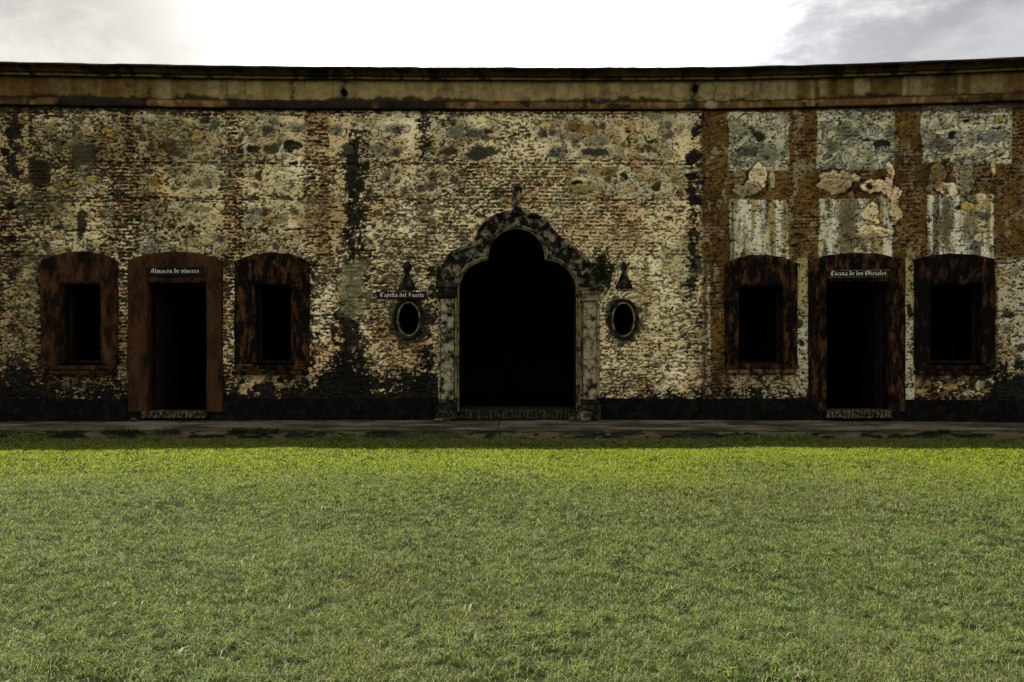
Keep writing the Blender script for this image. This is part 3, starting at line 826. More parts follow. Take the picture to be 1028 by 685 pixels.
# roof, rear wall, end walls, floor: the body behind the face; partitions added to cut light
def shell(name, mat, rings, closed=False):
    m = MB(); m.loft(rings, closed=closed); return m.build(name, mat, fort)
ex = np.linspace(-15, 14.5, 40)
def row_(out, z): return [Vector((float(a), float(b), z)) for a, b in zip(*warc(ex, out, 0)[:2])]
ZT = zv(68.2, 0)
shell('roof', M['roof'], [row_(-.69, ZT - .01), row_(-.72, ZT - .55), row_(-6.2, ZT - .55), row_(-6.2, ZT - .9), row_(-.5, ZT - .9)])
shell('rear_wall', M['inside'], [row_(-5.9, 0), row_(-5.9, ZT - .56)])
for X in (-15, 14.5):
    m = MB()
    a = [warc(X, o, 0) for o in (0.0, -5.9)]
    m.quad(Vector((float(a[0][0]), float(a[0][1]), 0)), Vector((float(a[1][0]), float(a[1][1]), 0)), Vector((float(a[1][0]), float(a[1][1]), ZT - .1)), Vector((float(a[0][0]), float(a[0][1]), ZT - .1)))
    m.build('end_wall', M['stone_dark'], fort)
for u in (-60, 125, 228, 375, 665, 805, 912):  # unseen partitions, added to keep the rooms darker
    m = MB()
    X = wx(u); c = []
    for dx, o in ((-.12, -.2), (.12, -.2), (.12, -5.85), (-.12, -5.85)):
        x, y, _ = warc(X, o, 0); c.append((float(x) + dx, float(y)))
    m.hexa([Vector((x, y, 0.1)) for x, y in c] + [Vector((x, y, ZT - .95)) for x, y in c])
    m.build('added_partition', M['inside'], fort)
shell('room_floor', M['inside'], [row_(-.02, WALK_Z + .03), row_(-5.88, WALK_Z + .03)])
shell('inner_lining', M['inside'], [row_(-.5, ZT - .9), row_(-.5, wz(514, 225))])

# ------------------------------------------------------------------ windows
def wavy(pts, a, seed):
    r = np.random.default_rng(seed); out = []
    for (u, v) in pts: out.append((u + r.uniform(-a, a), v + r.uniform(-a, a)))
    return out
def surround_mesh(o, i, door, seed):
    u0, u1, vt, ve, vb = o; a, b, c, d = i
    outer = [(u0, vb)] + [(u0, ve + (vb - ve) * (1 - k / 10)) for k in range(1, 10)] + seg_top(u0, u1, vt, ve) + [(u1, ve + (vb - ve) * k / 10) for k in range(1, 10)] + [(u1, vb)]
    inner = []
    for k in range(10): inner.append((a, d + (c - d) * k / 10))
    for k in range(15): inner.append((a + (b - a) * k / 14, c))
    for k in range(1, 11): inner.append((b, c + (d - c) * k / 10))
    assert len(inner) == len(outer)
    outer = wavy(outer, .45, seed); innr = wavy(inner, .25, seed + 1)
    m = MB()
    mids = [[(p[0] + (q[0] - p[0]) * t, p[1] + (q[1] - p[1]) * t) for p, q in zip(outer, innr)] for t in (0.08, .5, .92)]
    m.loft([[wp(*p, -.05) for p in outer], [wp(*p, .05) for p in outer], [wp(*p, .075) for p in mids[0]], [wp(*p, .072) for p in mids[1]],
            [wp(*p, .075) for p in mids[2]], [wp(*p, .055) for p in innr], [wp(*p, -.14) for p in inner]], closed=False)
    return m, inner
def reveal_mesh(inner, depth=.62):
    m = MB()
    m.loft([[wp(*p, -.13) for p in inner], [wp(*p, -depth) for p in inner]], closed=False)
    return m
for n_, w in enumerate(WINS):
    sm_, inner = surround_mesh(w['o'], w['i'], False, 300 + n_)
    a, b, c, d = w['i']
    # the window itself: reveal and timber frame deep in the wall
    m = reveal_mesh(inner + [inner[0]])
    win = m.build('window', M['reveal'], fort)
    base = Vector(fort.location)
    def sub(mb_, nm, mat, **k):
        o = mb_.build(nm, mat, None, **k)
        o.data.transform(__import__('mathutils').Matrix.Translation(-base))
        o.parent = win
        return o
    sub(sm_, 'surround', M[w['mat']], smooth=False)
    m = MB()
    for (p, q, r, s) in ((a, a + 2.6, c, d), (b - 2.6, b, c, d), (a + 2.6, b - 2.6, c, c + 2.6), (a + 2.6, b - 2.6, d - 2.6, d)):
        m.wbox(p, q, r, s, -.36, -.29)
    sub(m, 'frame', M['wood'])
    m = MB()
    nb = 5
    for k in range(1, nb + 1):
        u = a + 3 + (b - a - 6) * k / (nb + 1)
        m.wbox(u - .55, u + .55, c + 2, d - 2, -.50, -.48)
    for k in range(1, 6):
        v = c + (d - c) * k / 6
        m.wbox(a + 2.2, b - 2.2, v - .5, v + .5, -.48, -.46)
    sub(m, 'grille', M['iron'])
    u0, u1 = w['o'][0], w['o'][1]
    if n_ == 2:
        m = MB()
        m.wbox(u0 + 1, u1 - .5, 365.8, 370.5, -.2, .13, .3)
        sub(m, 'sill', M['rust_dark'], bevel=.01)
        m = MB()
        u = u0 + 3
        while u < u1 - 6:
            l = random.uniform(9.5, 12.5)
            m.wbox(u, min(u + l, u1 - 1), 370.9, 374.6, -.1, .15, .35)
            u += l + .8
        sub(m, 'brick_ledge', M['brickred'], bevel=.008)
    else:
        m = MB()
        m.wbox(u0 + 1, u1 - 1.5, 366.8, 370.9, -.2, .16, .25)
        sub(m, 'sill', M[w['mat']], bevel=.012)
        m = MB()
        m.wbox(u0 - .5, u1 - .5, 372.2, 376, -.1, .20, .25)
        sub(m, 'lower_ledge', M[w['mat']], bevel=.012)

# ------------------------------------------------------------------ doorways
from mathutils import Matrix
base = Vector(fort.location)
def subpart(mb_, nm, mat, parent, **k):
    o = mb_.build(nm, mat, None, **k)
    o.data.transform(Matrix.Translation(-base))
    o.parent = parent
    return o
def threshold(u0, u1, v0, v1, out):
    m = MB()
    u = u0
    while u < u1 - 2:
        l = random.uniform(2.9, 3.9)
        m.wbox(u, min(u + l, u1), v0 + random.uniform(-.3, .4), v1, -.35, out + random.uniform(-.02, .02), .15)
        u += l + .75
    return m
for n_, w in enumerate(DOORS):
    sm_, inner = surround_mesh(w['o'], w['i'], True, 330 + n_)
    a, b, c, d = w['i']
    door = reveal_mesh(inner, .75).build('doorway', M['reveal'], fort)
    subpart(sm_, 'surround', M[w['mat']], door)
    m = MB()
    for (p, q, r, s) in ((a, a + 2.4, c, 414), (b - 2.4, b, c, 414), (a + 2.4, b - 2.4, c, c + 3)):
        m.wbox(p, q, r, s, -.52, -.42)
    subpart(m, 'frame', M['wood'], door)
    # plank leaf folded back into the room on one side
    m = MB()
    ue = a + 4 if n_ == 0 else b - 4
    sgn = 1 if n_ == 0 else -1
    for k in range(5):
        o0 = -.55 - k * .17
        m.hexa([wp(ue + sgn * (k * .45), 412, o0), wp(ue + sgn * (k * .45 + .3), 412, o0 - .16), wp(ue + sgn * (k * .45 + .3), c + 3, o0 - .16), wp(ue + sgn * (k * .45), c + 3, o0),
                wp(ue + sgn * (k * .45 - 2), 412, o0), wp(ue + sgn * (k * .45 - 1.7), 412, o0 - .16), wp(ue + sgn * (k * .45 - 1.7), c + 3, o0 - .16), wp(ue + sgn * (k * .45 - 2), c + 3, o0)])
    subpart(m, 'door_leaf', M['wood'], door)
    if n_ == 0:
        subpart(threshold(144, 208.5, 412.6, 419.5, .10), 'brick_threshold', M['brickend'], door, bevel=.008)
    else:
        subpart(threshold(828.5, 893, 411.4, 419.5, .12), 'brick_threshold', M['brickend'], door, bevel=.008)

# ------------------------------------------------------------------ chapel arch
NA = 90
ai = resample(ARCH_IN, NA)
arch = MB()
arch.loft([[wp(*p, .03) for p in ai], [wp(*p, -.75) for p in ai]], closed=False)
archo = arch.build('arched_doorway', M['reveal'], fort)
def offset_poly(pts, d):
    """push the open polyline outwards by d pixels (opening lies on its right)"""
    P = np.array(pts); T = np.gradient(P, axis=0)
    T /= np.maximum(np.hypot(T[:, 0], T[:, 1])[:, None], 1e-6)
    Nn = np.stack([T[:, 1], -T[:, 0]], 1)
    return [tuple(p + n * d) for p, n in zip(P, Nn)]
def drop_loops(pts):
    return pts
# thin pale inner moulding: two fillets
rings = []
for off, out in ((0, -.05), (0, .09), (.4, .11), (1.3, .115), (1.5, .09), (2.0, .09), (2.2, .135), (3.6, .14), (4.0, .12), (4.1, .02)):
    q = offset_poly(ai, off)
    rings.append([wp(*p, out) for p in q])
m = MB(); m.loft(rings, closed=False)
subpart(m, 'inner_moulding', M['moulding'], archo, smooth=False)
# broad mouldy band above the capitals
up = [p for p in ai if p[1] < 292.5]
up_in = resample(offset_poly(up, 3.6), 70)
up_out = wavy(resample(ARCH_OUT, 70), .6, 44)
rings = []
def bandpt(t): return [(p[0] + (q[0] - p[0]) * t, p[1] + (q[1] - p[1]) * t) for p, q in zip(up_in, up_out)]
for t, out in ((0, .02), (0, .075), (.15, .085), (.45, .075), (.7, .085), (.78, .10), (.82, .14), (.97, .155), (1.0, .12), (1.0, -.05)):
    rings.append([wp(*p, out + .01 * math.sin(k * 1.7) * (t > .1) * (t < .8)) for k, p in enumerate(bandpt(t))])
m = MB(); m.loft(rings, closed=False)
subpart(m, 'archivolt', M['stucco_dark'], archo)
def pilaster(u0, u1, vt, vb, mat):
    m = MB()
    vv = vt
    r = random.Random(int(u0))
    while vv < vb - 1:
        hh = r.uniform(17, 26)
        v1 = min(vv + hh, vb)
        m.wbox(u0 + r.uniform(-.3, .3), u1 + r.uniform(-.3, .3), vv + .15, v1 - .15, -.05, .10 + r.uniform(-.006, .01))
        vv = v1
    m.wbox(u0 - 3.0, u0 - .5, vt + 3, vb, -.05, .045)
    m.wbox(u1 + .5, u1 + 4.0, vt + 2, vb - 2, -.05, .05)
    return m
subpart(pilaster(443, 456, 300, 401, 0), 'pilaster', M['pilaster'], archo, bevel=.01)
subpart(pilaster(585, 598, 303.5, 401, 0), 'pilaster', M['pilaster_clean'], archo, bevel=.01)
m = MB()
for (a, b, c, d, o) in ((581.5, 603, 289, 292, .20), (583, 601.5, 292.2, 295.5, .165), (584, 600, 295.7, 299, .135), (583.5, 600.5, 299.2, 303, .15)):
    m.wbox(a, b, c, d, -.05, o, .12)
subpart(m, 'capital', M['moulding'], archo, bevel=.01)
m = MB()
for (a, b, c, d, o) in ((438, 459.5, 285, 289, .19), (440, 459, 289.2, 293.5, .14), (439, 459.5, 293.8, 299.5, .16)):
    m.wbox(a, b, c, d, -.05, o, .6)
subpart(m, 'capital', M['stucco_black'], archo, bevel=.012)
for (a, b) in ((440, 459), (582, 601.5)):
    m = MB()
    m.wbox(a, b, 401.3, 405.5, -.05, .14, .3)
    m.wbox(a - 2, b + 1, 405.8, 421, -.05, .17, .3)
    subpart(m, 'pedestal', M['stucco_black'], archo, bevel=.015)
subpart(threshold(462, 578, 413.2, 420.5, .06), 'brick_threshold', M['stone_dark'], archo, bevel=.008)
m = MB()
m.wbox(461.5, 577.5, 411.8, 413.0, -.9, .02, .1)
subpart(m, 'sill_slab', M['stone_dark'], archo)

# ------------------------------------------------------------------ oval windows
for (u, v) in OVALS:
    m = MB()
    m.loft([ell_ring(u, v, 10.0, 15.6, -.02, 40), ell_ring(u, v, 8.8, 14.2, -.6, 40)])
    ow = m.build('oval_window', M['reveal'], fort, smooth=True)
    m = MB()
    m.loft([ell_ring(u, v, 15.8, 21, -.04, 44), ell_ring(u, v, 15.5, 20.8, .06, 44), ell_ring(u, v, 14.8, 20, .085, 44), ell_ring(u, v, 12.8, 18.2, .075, 44), ell_ring(u, v, 12.0, 17.6, .05, 44), ell_ring(u, v, 11.8, 17.4, -.02, 44)])
    subpart(m, 'surround', M['stucco_black'], ow)
    m = MB()
    m.loft([ell_ring(u, v, 12.1, 17.7, .03, 44), ell_ring(u, v, 11.8, 17.4, .085, 44), ell_ring(u, v, 10.6, 16.2, .085, 44), ell_ring(u, v, 10.1, 15.7, .06, 44), ell_ring(u, v, 10.0, 15.6, -.06, 44)])
    subpart(m, 'inner_moulding', M['moulding'], ow, smooth=False)

# ------------------------------------------------------------------ finials in half relief
def lathe(u, rows, n=20, out0=0.0, jit=.0):
    """rows: (v, radius in px)"""
    m = MB(); c = wx(u); px = float(wy(c)) / F
    nx, ny = wnrm(c); rings = []
    for (v, r) in rows:
        z = wz(u, v); ring = []
        for k in range(n):
            a = 2 * math.pi * k / n
            rr = r * px * (1 + random.uniform(-jit, jit))
            t = Vector((-float(ny), float(nx), 0)); nn = Vector((float(nx), float(ny), 0))
            p = Vector((c, float(wy(c)), z)) + nn * (out0 + rr * math.sin(a) * .8) + t * rr * math.cos(a)
            ring.append(p)
        rings.append(ring)
    m.loft(rings, closed=True, cap=True)
    return m
lathe(409, [(291, 8.2), (288.5, 8.4), (285, 7.2), (280, 4.4), (276, 2.6), (273.5, 2.0), (272, 3.2), (269.5, 4.6), (266.5, 4.3), (264, 2.4), (262, .8)], jit=.06).build('finial', M['stucco_black'], fort, smooth=True)
lathe(626.5, [(290, 8.6), (288, 8.8), (284, 6.6), (279, 4.2), (274, 2.6), (271.5, 2.2), (270, 3.3), (267.5, 3.6), (265.5, 2.2), (263, 1.2)], jit=.08).build('finial', M['stucco_black'], fort, smooth=True)
lathe(519, [(212, 5.0), (209.5, 4.6), (208, 3.2), (203, 3.3), (199, 4.4), (196, 5.0), (194.5, 4.0), (193.3, 5.2), (190, 5.6), (187.5, 4.6), (185.6, 2.0)], jit=.05).build('finial', M['stucco_dark'], fort, smooth=True)

# ------------------------------------------------------------------ blackletter signs
NIB = (math.cos(math.radians(38)) * .10, math.sin(math.radians(38)) * .10)
def minim(x): return [(x - .13, .80), (x, .93), (x, .12), (x + .13, .02)]
GL = {
 'i': ([minim(.2), [(.12, 1.28), (.26, 1.36)]], .50),
 'í': ([minim(.2), [(.12, 1.22), (.36, 1.56)]], .50),
 'l': ([[(.1, 1.45), (.2, 1.55), (.2, .12), (.33, .02)]], .50),
 'n': ([minim(.2), [(.2, .75), (.45, .95), (.62, .82), (.62, .12), (.75, .02)]], .92),
 'm': ([minim(.2), [(.2, .75), (.42, .95), (.58, .82), (.58, .05)], [(.58, .75), (.8, .95), (.96, .82), (.96, .12), (1.09, .02)]], 1.26),
 'u': ([minim(.2), [(.2, .12), (.42, .02), (.62, .2)], [(.5, .86), (.62, .93), (.62, .12), (.75, .02)]], .92),
 'v': ([[(.08, 1.0), (.2, .85), (.2, .18), (.42, .0), (.64, .3), (.64, .75), (.45, .95), (.25, .8)]], .86),
 'r': ([minim(.2), [(.22, .74), (.42, .95), (.56, .84)]], .66),
 'c': ([[(.58, .82), (.42, .95), (.18, .75), (.18, .2), (.38, .02), (.6, .2)]], .70),
 'e': ([[(.2, .45), (.56, .68), (.42, .95), (.18, .75), (.18, .2), (.38, .02), (.6, .2)]], .72),
 'é': ([[(.2, .45), (.56, .68), (.42, .95), (.18, .75), (.18, .2), (.38, .02), (.6, .2)], [(.3, 1.2), (.54, 1.52)]], .72),
 'a': ([[(.12, .82), (.34, .96), (.56, .82), (.56, .12), (.70, .02)], [(.54, .56), (.16, .38), (.16, .12), (.32, .0), (.54, .18)]], .84),
 'o': ([[(.4, .95), (.16, .75), (.16, .2), (.38, .02), (.62, .22), (.62, .76), (.4, .95)]], .84),
 'd': ([[(.4, .92), (.16, .72), (.16, .2), (.38, .02), (.62, .22), (.62, .8), (.42, 1.1), (.1, 1.5)]], .84),
 's': ([[(.56, .84), (.36, .96), (.16, .76), (.2, .58), (.54, .40), (.56, .2), (.34, .02), (.1, .14)]], .72),
 'p': ([[(.08, .86), (.2, .93), (.2, -.45)], [(.2, .78), (.44, .95), (.62, .78), (.62, .22), (.42, .02), (.2, .14)]], .84),
 't': ([[(.2, 1.3), (.2, .15), (.38, .02), (.52, .14)], [(.02, .9), (.46, .92)]], .58),
 'f': ([[(.56, 1.4), (.38, 1.52), (.2, 1.32), (.2, -.02)], [(.04, .9), (.46, .92)]], .56),
 'A': ([[(.0, .0), (.16, .14), (.5, 1.5), (.84, 1.3), (.84, .14), (1.0, .0)], [(.28, .60), (.84, .64)]], 1.16),
 'C': ([[(.98, 1.25), (.7, 1.5), (.3, 1.3), (.16, .9), (.16, .45), (.4, .06), (.72, .02), (1.0, .25)], [(.52, 1.38), (.52, .2)], [(.7, 1.3), (1.0, 1.18)]], 1.12),
 'O': ([[(.55, 1.5), (.18, 1.2), (.14, .4), (.5, .02), (.98, .3), (1.02, 1.1), (.75, 1.48), (.4, 1.3)], [(.5, 1.3), (.5, .3)]], 1.18),
 'F': ([[(.06, 1.2), (.26, 1.5), (.62, 1.36), (1.0, 1.5)], [(.38, 1.4), (.38, .12), (.16, -.05)], [(.38, .8), (.62, .88), (.86, .76)]], 1.1),
 ' ': ([], .42)}
def make_sign(text, u0, u1, v0, v1, tu0, tu1, vb, vx, out, label, rail=False, tilt=0.0):
    """vb baseline row, vx row of the x-height"""
    um = (u0 + u1) / 2
    root = empty('wall_sign', wp(um, v1, out))
    tag(root, label, 'sign')
    m = MB()
    T = lambda u, v: v + tilt * (u - um)
    F_ = [(u0, v1), (u1, v1), (u1, v0), (u0, v0)]
    m.hexa([wp(a, T(a, b), out) for a, b in F_] + [wp(a, T(a, b), out - .035) for a, b in F_])
    m.build('board', M['signblack'], root, bevel=.004)
    m = MB()
    for (a, b) in ((v0 - .65, v0 - .05),) + (() if rail is None else ((v1 + .05, v1 + .5),)):
        F_ = [(u0, b), (u1, b), (u1, a), (u0, a)]
        m.hexa([wp(p, T(p, q), out + .012) for p, q in F_] + [wp(p, T(p, q), out - .03) for p, q in F_])
    m.build('edge_strip', M['signedge'] if rail else M['signblack'], root)
    w = sum(GL[c][1] for c in text)
    sx = (tu1 - tu0) / w; sy = (vb - vx)
    m = MB(); x = 0; k = 0
    for ch in text:
        st, adv = GL[ch]
        if ch == ' ':
            m.build('lettering', M['letter'], root); m = MB()
        for line in st:
            for p, q in zip(line[:-1], line[1:]):
                o = out + .004 + (k % 5) * .0006; k += 1
                c4 = [(p[0] - NIB[0], p[1] - NIB[1]), (p[0] + NIB[0], p[1] + NIB[1]), (q[0] + NIB[0], q[1] + NIB[1]), (q[0] - NIB[0], q[1] - NIB[1])]
                P4 = []
                for (gx, gy) in c4:
                    uu = tu0 + (x + gx) * sx; P4.append((uu, T(uu, vb - gy * sy)))
                m.hexa([wp(a, b, o) for a, b in P4] + [wp(a, b, o - .003) for a, b in P4])
        x += adv
    m.build('lettering', M['letter'], root)
    return root
make_sign('Almacén de víveres', 151, 206.5, 269.6, 276.8, 153.5, 202, 274.6, 270.9 + .9, .115, 'black sign board reading Almacén de víveres over the left doorway', tilt=-.003)
make_sign('Capilla del Fuerte', 379.5, 429, 294.3, 300.4, 382.5, 427, 298.6, 295.7, .16, 'black sign board reading Capilla del Fuerte above the left oval window', tilt=.006)
make_sign('Cocina de los Oficiales', 829.5, 891, 272.4, 278.6, 832, 888, 277.0, 274.0, .125, 'black sign board reading Cocina de los Oficiales over the right doorway', rail=True, tilt=-.012)

# ------------------------------------------------------------------ walkway and kerb
KY = 14.12
def kerb_y(X): return KY + (fbm(X * .25, X * 0 + 9, 2, 301) - .5) * .12
gx = np.concatenate([np.linspace(-40, -10.2, 40)[:-1], np.linspace(-10.2, 10.2, 900), np.linspace(10.2, 40, 40)[1:]])
tt = np.linspace(0, 1, 100)
GX, TT = np.meshgrid(gx, tt)
yk = kerb_y(GX) + .05; yw_ = np.maximum(wy(np.clip(GX, -15, 14.5)) + .2, yk + 1)
GY = yk + (yw_ - yk) * TT
n1 = fbm(GX * 1.5, GY * 3, 5, 311); n2 = fbm(GX * 8, GY * 14, 4, 312)
c = np.zeros(GX.shape + (3,)) + np.array([0.080, 0.065, 0.047])
c = lerp(c, (0.13, 0.108, 0.082), ss(n1, .5, .68))
c = lerp(c, (0.025, 0.021, 0.015), ss(1 - n1, .52, .66) * .8)
c = lerp(c, (0.02, 0.018, 0.012), ss(n2, .60, .70) * .7)
jn = np.zeros(GX.shape)
for q, (ju, sk) in enumerate([(-360, .1), (-140, .2), (40, -.8), (178, .5), (286, -1.2), (500, .02), (692, -.55), (880, .1), (1120, .3), (1290, .1)]):
    jx = (ju - CX) / F * 15.0
    jn = np.maximum(jn, np.exp(-((GX - jx - sk * (GY - 15.0) + (n2 - .5) * .03) / .014) ** 2))
crk = (1 - ss(np.abs(fbm(GX * .8, GY * 1.4, 5, 313) - .5), .0015, .006)) * .8
jn = np.maximum(jn, crk)
c = lerp(c, (0.008, 0.008, 0.006), jn * .9)
# darker along the wall foot and the outer edge
c = lerp(c, (0.012, 0.012, 0.008), ss(TT + (n2 - .5) * .25, .78, .92))
c = lerp(c, (0.016, 0.018, 0.010), 1 - ss(TT + (n2 - .5) * .22, .03, .10))
GZ = WALK_Z + (n1 - .5) * .02 + (n2 - .5) * .006 - jn * .008
o = grid_np('walkway', np.stack([GX, GY, GZ], -1), M['trim'], None, np.clip(c, .004, .4), None, True)
tag(o, kind='structure')
# kerb: eroded stone edge
kt = np.linspace(0, 1, 14)
KX, KT = np.meshgrid(gx, kt)
er = fbm(KX * 3.2, KT * 2.6, 6, 321, .68)
prof_y = np.interp(KT, [0, .5, .8, 1], [-.01, 0, .02, .07])
prof_z = np.interp(KT, [0, .8, 1], [-.05, .105, .124])
hole_ = ss(er, .50, .55)
KYY = kerb_y(KX) + prof_y + hole_ * .06 * np.sin(np.pi * np.clip(KT, 0, 1)) + (fbm(KX * 12, KT * 5, 3, 322) - .5) * .02
KZ = prof_z + (fbm(KX * 4, KX * 0, 4, 323) - .5) * .02 * KT
c = np.zeros(KX.shape + (3,)) + np.array([0.06, 0.048, 0.027])
c = lerp(c, (0.012, 0.012, 0.008), hole_ * .95)
c = lerp(c, (0.02, 0.02, 0.01), ss(fbm(KX * 2, KT * 2, 4, 324), .48, .6) * .85)
o = grid_np('kerb', np.stack([KX, KYY, KZ], -1), M['trim'], None, c, None, True)
tag(o, kind='structure')

# ------------------------------------------------------------------ lawn sheet and grass
def ground(x, y): return (fbm(x * .5, y * .5, 3, 401) - .5) * .10 * np.clip((14 - y) / 1.3, 0, 1) + (fbm(x * 3, y * 3, 2, 402) - .5) * .012
lx = np.concatenate([np.linspace(-150, -14, 18)[:-1], np.linspace(-14, 14, 281), np.linspace(14, 150, 18)[1:]])
ly = np.concatenate([np.linspace(-120, -2, 14)[:-1], np.linspace(-2, 14.3, 165), np.linspace(14.3, 150, 16)[1:]])
LX, LY = np.meshgrid(lx, ly)
LZ = ground(LX, LY) * (np.abs(LX) < 14) * (LY > -2) * (LY < 14)
LZ = LZ - .012
nn = fbm(LX * 3, LY * 3, 4, 403)
c = np.zeros(LX.shape + (3,)) + np.array([0.007, 0.009, 0.003])
c = lerp(c, (0.014, 0.017, 0.006), ss(nn, .45, .6))
o = grid_np('lawn', np.stack([LX, LY, LZ], -1), M['trim'], None, c, None, True)
tag(o, kind='structure')

def blades(x, y, z, hgt, wid, lean, ang, colr, curl=None):
    n = len(x)
    dx, dy = np.cos(ang), np.sin(ang)
    la = RNG.uniform(0, 2 * np.pi, n)
    lx_, ly_ = np.cos(la) * lean, np.sin(la) * lean
    V = np.zeros((n, 5, 3), np.float32)
    hw = wid / 2
    V[:, 0] = np.stack([x - dx * hw, y - dy * hw, z - .004], 1)
    V[:, 1] = np.stack([x + dx * hw, y + dy * hw, z - .004], 1)
    mz = z + hgt * .58
    mxx = x + lx_ * hgt * .45; myy = y + ly_ * hgt * .45
    V[:, 2] = np.stack([mxx + dx * hw * .85, myy + dy * hw * .85, mz], 1)
    V[:, 3] = np.stack([mxx - dx * hw * .85, myy - dy * hw * .85, mz], 1)
    V[:, 4] = np.stack([x + lx_ * hgt * 1.25, y + ly_ * hgt * 1.25, z + hgt * (1 - .35 * np.minimum(lean, 1.4))], 1)
    i = np.arange(n)[:, None] * 5
    T = np.concatenate([i + np.array([[0, 1, 2]]), i + np.array([[0, 2, 3]]), i + np.array([[3, 2, 4]])], 0)
    C = np.repeat(colr[:, None, :], 5, 1).reshape(-1, 3)
    return V.reshape(-1, 3), T, C

def scatter(n, y0, y1):
    y = np.sqrt(RNG.uniform(y0 ** 2, y1 ** 2, n))
    x = RNG.uniform(-1, 1, n) * (0.571 * y + 1.3)
    return x, y
xs_, ys_ = [], []
for y0, y1, dn in ((3.2, 5.2, 11500), (5.2, 7.5, 7600), (7.5, 10.5, 5200), (10.5, 14.13, 3600)):
    area = (0.571 * (y0 + y1) / 2 + 1.3) * 2 * (y1 - y0)
    a, b = scatter(int(area * dn), y0, y1); xs_.append(a); ys_.append(b)
x = np.concatenate(xs_); y = np.concatenate(ys_)
keepm = y < kerb_y(x) - .005
x, y = x[keepm], y[keepm]
den = fbm(x * 15, y * 15, 3, 411)
den2 = fbm(x * 1.3, y * 1.3, 3, 412)
k_ = RNG.uniform(0, 1, len(x)) < np.clip(.75 + 5 * (den - .42), .10, 1)
x, y, den, den2 = x[k_], y[k_], den[k_], den2[k_]
n = len(x)
h_ = (.012 + .020 * RNG.uniform(0, 1, n)) * (.65 + .8 * fbm(x * 11, y * 11, 2, 413)) * (.8 + .5 * den2)
edge_b = ss(y, 13.7, 14.05)
h_ *= 1 + edge_b * (.4 + 3.2 * ss(fbm(x * 1.6, x * 0 + 3, 3, 415), .45, .68))
w_ = (.0026 + .0018 * RNG.uniform(0, 1, n)) * (1 + np.clip((y - 5) / 9, 0, 1) * .9)
lean = np.abs(RNG.normal(1.1, .5, n))
ang = RNG.uniform(0, np.pi, n)
r1 = RNG.uniform(0, 1, n)
base_c = np.zeros((n, 3)) + np.array([0.104, 0.130, 0.046])
base_c = lerp(base_c, (0.052, 0.072, 0.020), ss(fbm(x * 18, y * 18, 3, 421), .50, .62))
base_c = lerp(base_c, (0.100, 0.110, 0.042), ss(fbm(x * 1.1, y * 1.1, 3, 422), .52, .66) * .6)
sunlit_band = ss(y + (fbm(x * .7, y * .7, 3, 423) - .5) * 3, 8.2, 12.2) * (1 - .75 * ss(y + (fbm(x, y, 3, 425) - .5) * .6, 12.7, 13.3))  # backlit glow painted into far blades, faded out where the wall's shadow falls
base_c = lerp(base_c, (0.150, 0.178, 0.006), sunlit_band * .92)
worn = np.exp(-((x - 2.6) / 1.5) ** 2 - ((y - 8.6) / 1.3) ** 2) + .8 * np.exp(-((x + 1.0) / .5) ** 2 - ((y - 5.6) / .4) ** 2) + .7 * np.exp(-((x - 4.2) / 1.2) ** 2 - ((y - 10.5) / .9) ** 2)
worn = np.clip(worn * ss(fbm(x * 4, y * 4, 3, 431), .42, .58), 0, 1)
base_c = lerp(base_c, (0.125, 0.100, 0.050), worn * (RNG.uniform(0, 1, n) < .55) * .8)
base_c = base_c * (0.25 + 1.45 * RNG.uniform(0, 1, n))[:, None]
dry = r1 < .018 + .04 * ss(fbm(x * 1.6, y * 1.6, 3, 424), .55, .68)
base_c[dry] = np.array([0.24, 0.21, 0.12]) * RNG.uniform(.6, 1.2, dry.sum())[:, None]
brn = (r1 > .985)
base_c[brn] = np.array([0.13, 0.07, 0.045])
# broad-leaved rosettes among the grass
nr = 420
ry = np.sqrt(RNG.uniform(3.3 ** 2, 12.5 ** 2, nr)); rx = RNG.uniform(-1, 1, nr) * (0.571 * ry + 1.2)
kk = RNG.integers(7, 14, nr)
qx = np.repeat(rx, kk) + RNG.normal(0, .018, kk.sum()); qy = np.repeat(ry, kk) + RNG.normal(0, .018, kk.sum())
tone = np.repeat(RNG.uniform(.7, 1.5, nr), kk)[:, None] * RNG.uniform(.7, 1.2, kk.sum())[:, None]
pale = np.repeat(RNG.uniform(0, 1, nr) < .05, kk)
rc = np.where(pale[:, None], np.array([[0.14, 0.14, 0.08]]), np.array([[0.075, 0.105, 0.030]])) * tone
x = np.concatenate([x, qx]); y = np.concatenate([y, qy])
h_ = np.concatenate([h_, RNG.uniform(.025, .05, len(qx))]); w_ = np.concatenate([w_, RNG.uniform(.007, .014, len(qx))])
lean = np.concatenate([lean, np.abs(RNG.normal(1.3, .3, len(qx)))]); ang = np.concatenate([ang, RNG.uniform(0, np.pi, len(qx))])
base_c = np.concatenate([base_c, rc])
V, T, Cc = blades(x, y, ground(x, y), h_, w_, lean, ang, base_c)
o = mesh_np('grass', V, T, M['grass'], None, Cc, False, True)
tag(o, 'short sunlit lawn grass filling the court in front of the wall', 'grass', kind='stuff')

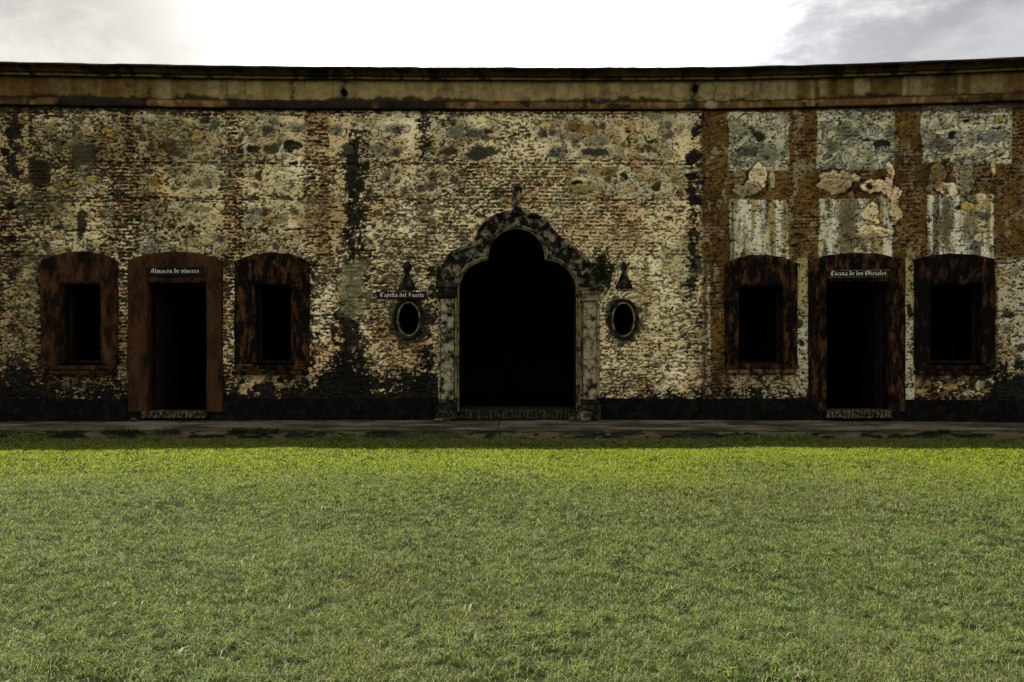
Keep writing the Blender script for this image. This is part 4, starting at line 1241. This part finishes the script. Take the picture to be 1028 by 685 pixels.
# ------------------------------------------------------------------ weeds, rubble and plants
def tuft(name, label, cat, p, n, hh, spread, col, lean_=(.5, .35), wid=(.006, .012), group=None):
    a = RNG.uniform(0, 2 * np.pi, n); r = spread * np.sqrt(RNG.uniform(0, 1, n))
    x = p[0] + r * np.cos(a); y = p[1] + r * np.sin(a) * .6
    h = hh * RNG.uniform(.45, 1.1, n)
    c = np.array(col) * RNG.uniform(.6, 1.4, n)[:, None]
    V, T, C = blades(x, y, np.full(n, p[2]), h * .6, RNG.uniform(wid[0], wid[1], n), np.abs(RNG.normal(lean_[0], lean_[1], n)), RNG.uniform(0, np.pi, n), c)
    o = mesh_np(name, V - np.array(p, np.float32), T, M['weed'], None, C, False, True)
    o.location = p
    tag(o, label, cat, group)
    return o
G = (0.009, 0.014, 0.004)
for (u, hh, sp, lab) in ((118, .20, .30, 'ragged weed tuft on the kerb below the leftmost window\'s right edge'),
                         (60, .14, .26, 'low weed tuft on the kerb in front of the leftmost window'),
                         (165, .16, .22, 'low weeds on the kerb in front of the left doorway'),
                         (236, .22, .16, 'upright weed tuft on the kerb between the left doorway and the window to its right'),
                         (262, .24, .26, 'bushy weed tuft on the kerb in front of the window right of the left doorway'),
                         (952, .17, .10, 'small dark weed on the kerb in front of the rightmost window'),
                         (938, .09, .08, 'tiny sprig on the kerb just left of the small dark weed'),
                         (388, .10, .24, 'flat weed patch on the kerb left of the chapel arch')):
    X = (u - CX) / F * 14.0
    tuft('weed_tuft', lab, 'weed', (X, float(kerb_y(np.array([X]))[0]) + .0, .09), int(500 * sp + 60), hh, sp, G, group='weeds growing along the kerb')

# leafy plant rooted above the right capital, and mossy growth on the left shoulder
def wall_plant(name, label, u, v, n, size, ru, rv):
    r = np.random.default_rng(int(u))
    Vs, Ts, Cs = [], [], []
    base_p = wp(u, v, .12)
    for k in range(n):
        t = abs(r.normal(0, .5)); a = r.uniform(0, 2 * math.pi)
        c = wp(u + ru * math.cos(a) * min(t, 1.2), v + rv * math.sin(a) * min(t, 1.2), .06 + r.uniform(0, .16))
        d = Vector((r.normal(), r.normal(), r.normal())).normalized(); e = d.cross(Vector((r.normal(), r.normal(), r.normal()))).normalized()
        s = size * r.uniform(.5, 1.3)
        i = len(Vs)
        Vs += [c - e * s * .25, c + d * s * .5 - e * s * .05, c + e * s * .25, c - d * s * .5]
        Ts += [(i, i + 1, i + 2), (i, i + 2, i + 3)]
        g = r.uniform(.5, 1.4)
        Cs += [(0.020 * g, 0.026 * g, 0.009 * g)] * 4
    V = np.array([tuple(q - base_p) for q in Vs])
    o = mesh_np(name, V, np.array(Ts), M['weed'], None, np.array(Cs), False, True)
    o.location = base_p
    return tag(o, label, 'plant')
wall_plant('wall_plant', 'dark leafy plant rooted on the arch shoulder above the right capital', 603, 272, 900, .07, 11, 20)
wall_plant('wall_plant', 'small dark growth sprouting above the left capital of the arch', 441, 276, 420, .065, 3, 8)

def rock(label, u, v, out, s, mat):
    p = wp(u, v, out)
    bm = bmesh.new()
    bmesh.ops.create_icosphere(bm, subdivisions=3, radius=1)
    r = random.Random(int(u * 7))
    ph = [r.uniform(0, 6) for _ in range(6)]
    for q in bm.verts:
        c = q.co
        k = 1 + .16 * math.sin(c.x * 3 + ph[0]) * math.cos(c.y * 2.6 + ph[1]) + .1 * math.sin(c.z * 5 + ph[2]) + .06 * math.sin(c.x * 9 + ph[3])
        q.co = Vector((c.x * s[0] * k, c.y * s[1] * k, max(c.z, -.75) * s[2] * k))
    me = bpy.data.meshes.new('rubble_stone'); bm.to_mesh(me); bm.free()
    me.materials.append(mat)
    for f in me.polygons: f.use_smooth = r.random() < .5
    o = link(bpy.data.objects.new('rubble_stone', me)); o.location = (p.x, p.y, WALK_Z + s[2] * .72)
    return tag(o, label, 'stone', 'loose stones at the foot of the wall')
rock('broad pale stone block at the foot of the right pilaster', 584, 418, .34, (.15, .12, .10), M['stone'])
rock('small pale stone beside the broad block at the right pilaster', 573.5, 419, .40, (.07, .07, .05), M['stone'])
rock('flat pale stone lying at the foot of the left pilaster', 446, 419, .36, (.16, .10, .04), M['stone'])
rock('dark stone between the left pilaster and the arch threshold', 458, 420, .30, (.09, .08, .06), M['stone_dark'])
rock('small pale stone at the left end of the left doorway threshold', 139, 420, .25, (.06, .05, .035), M['stone'])
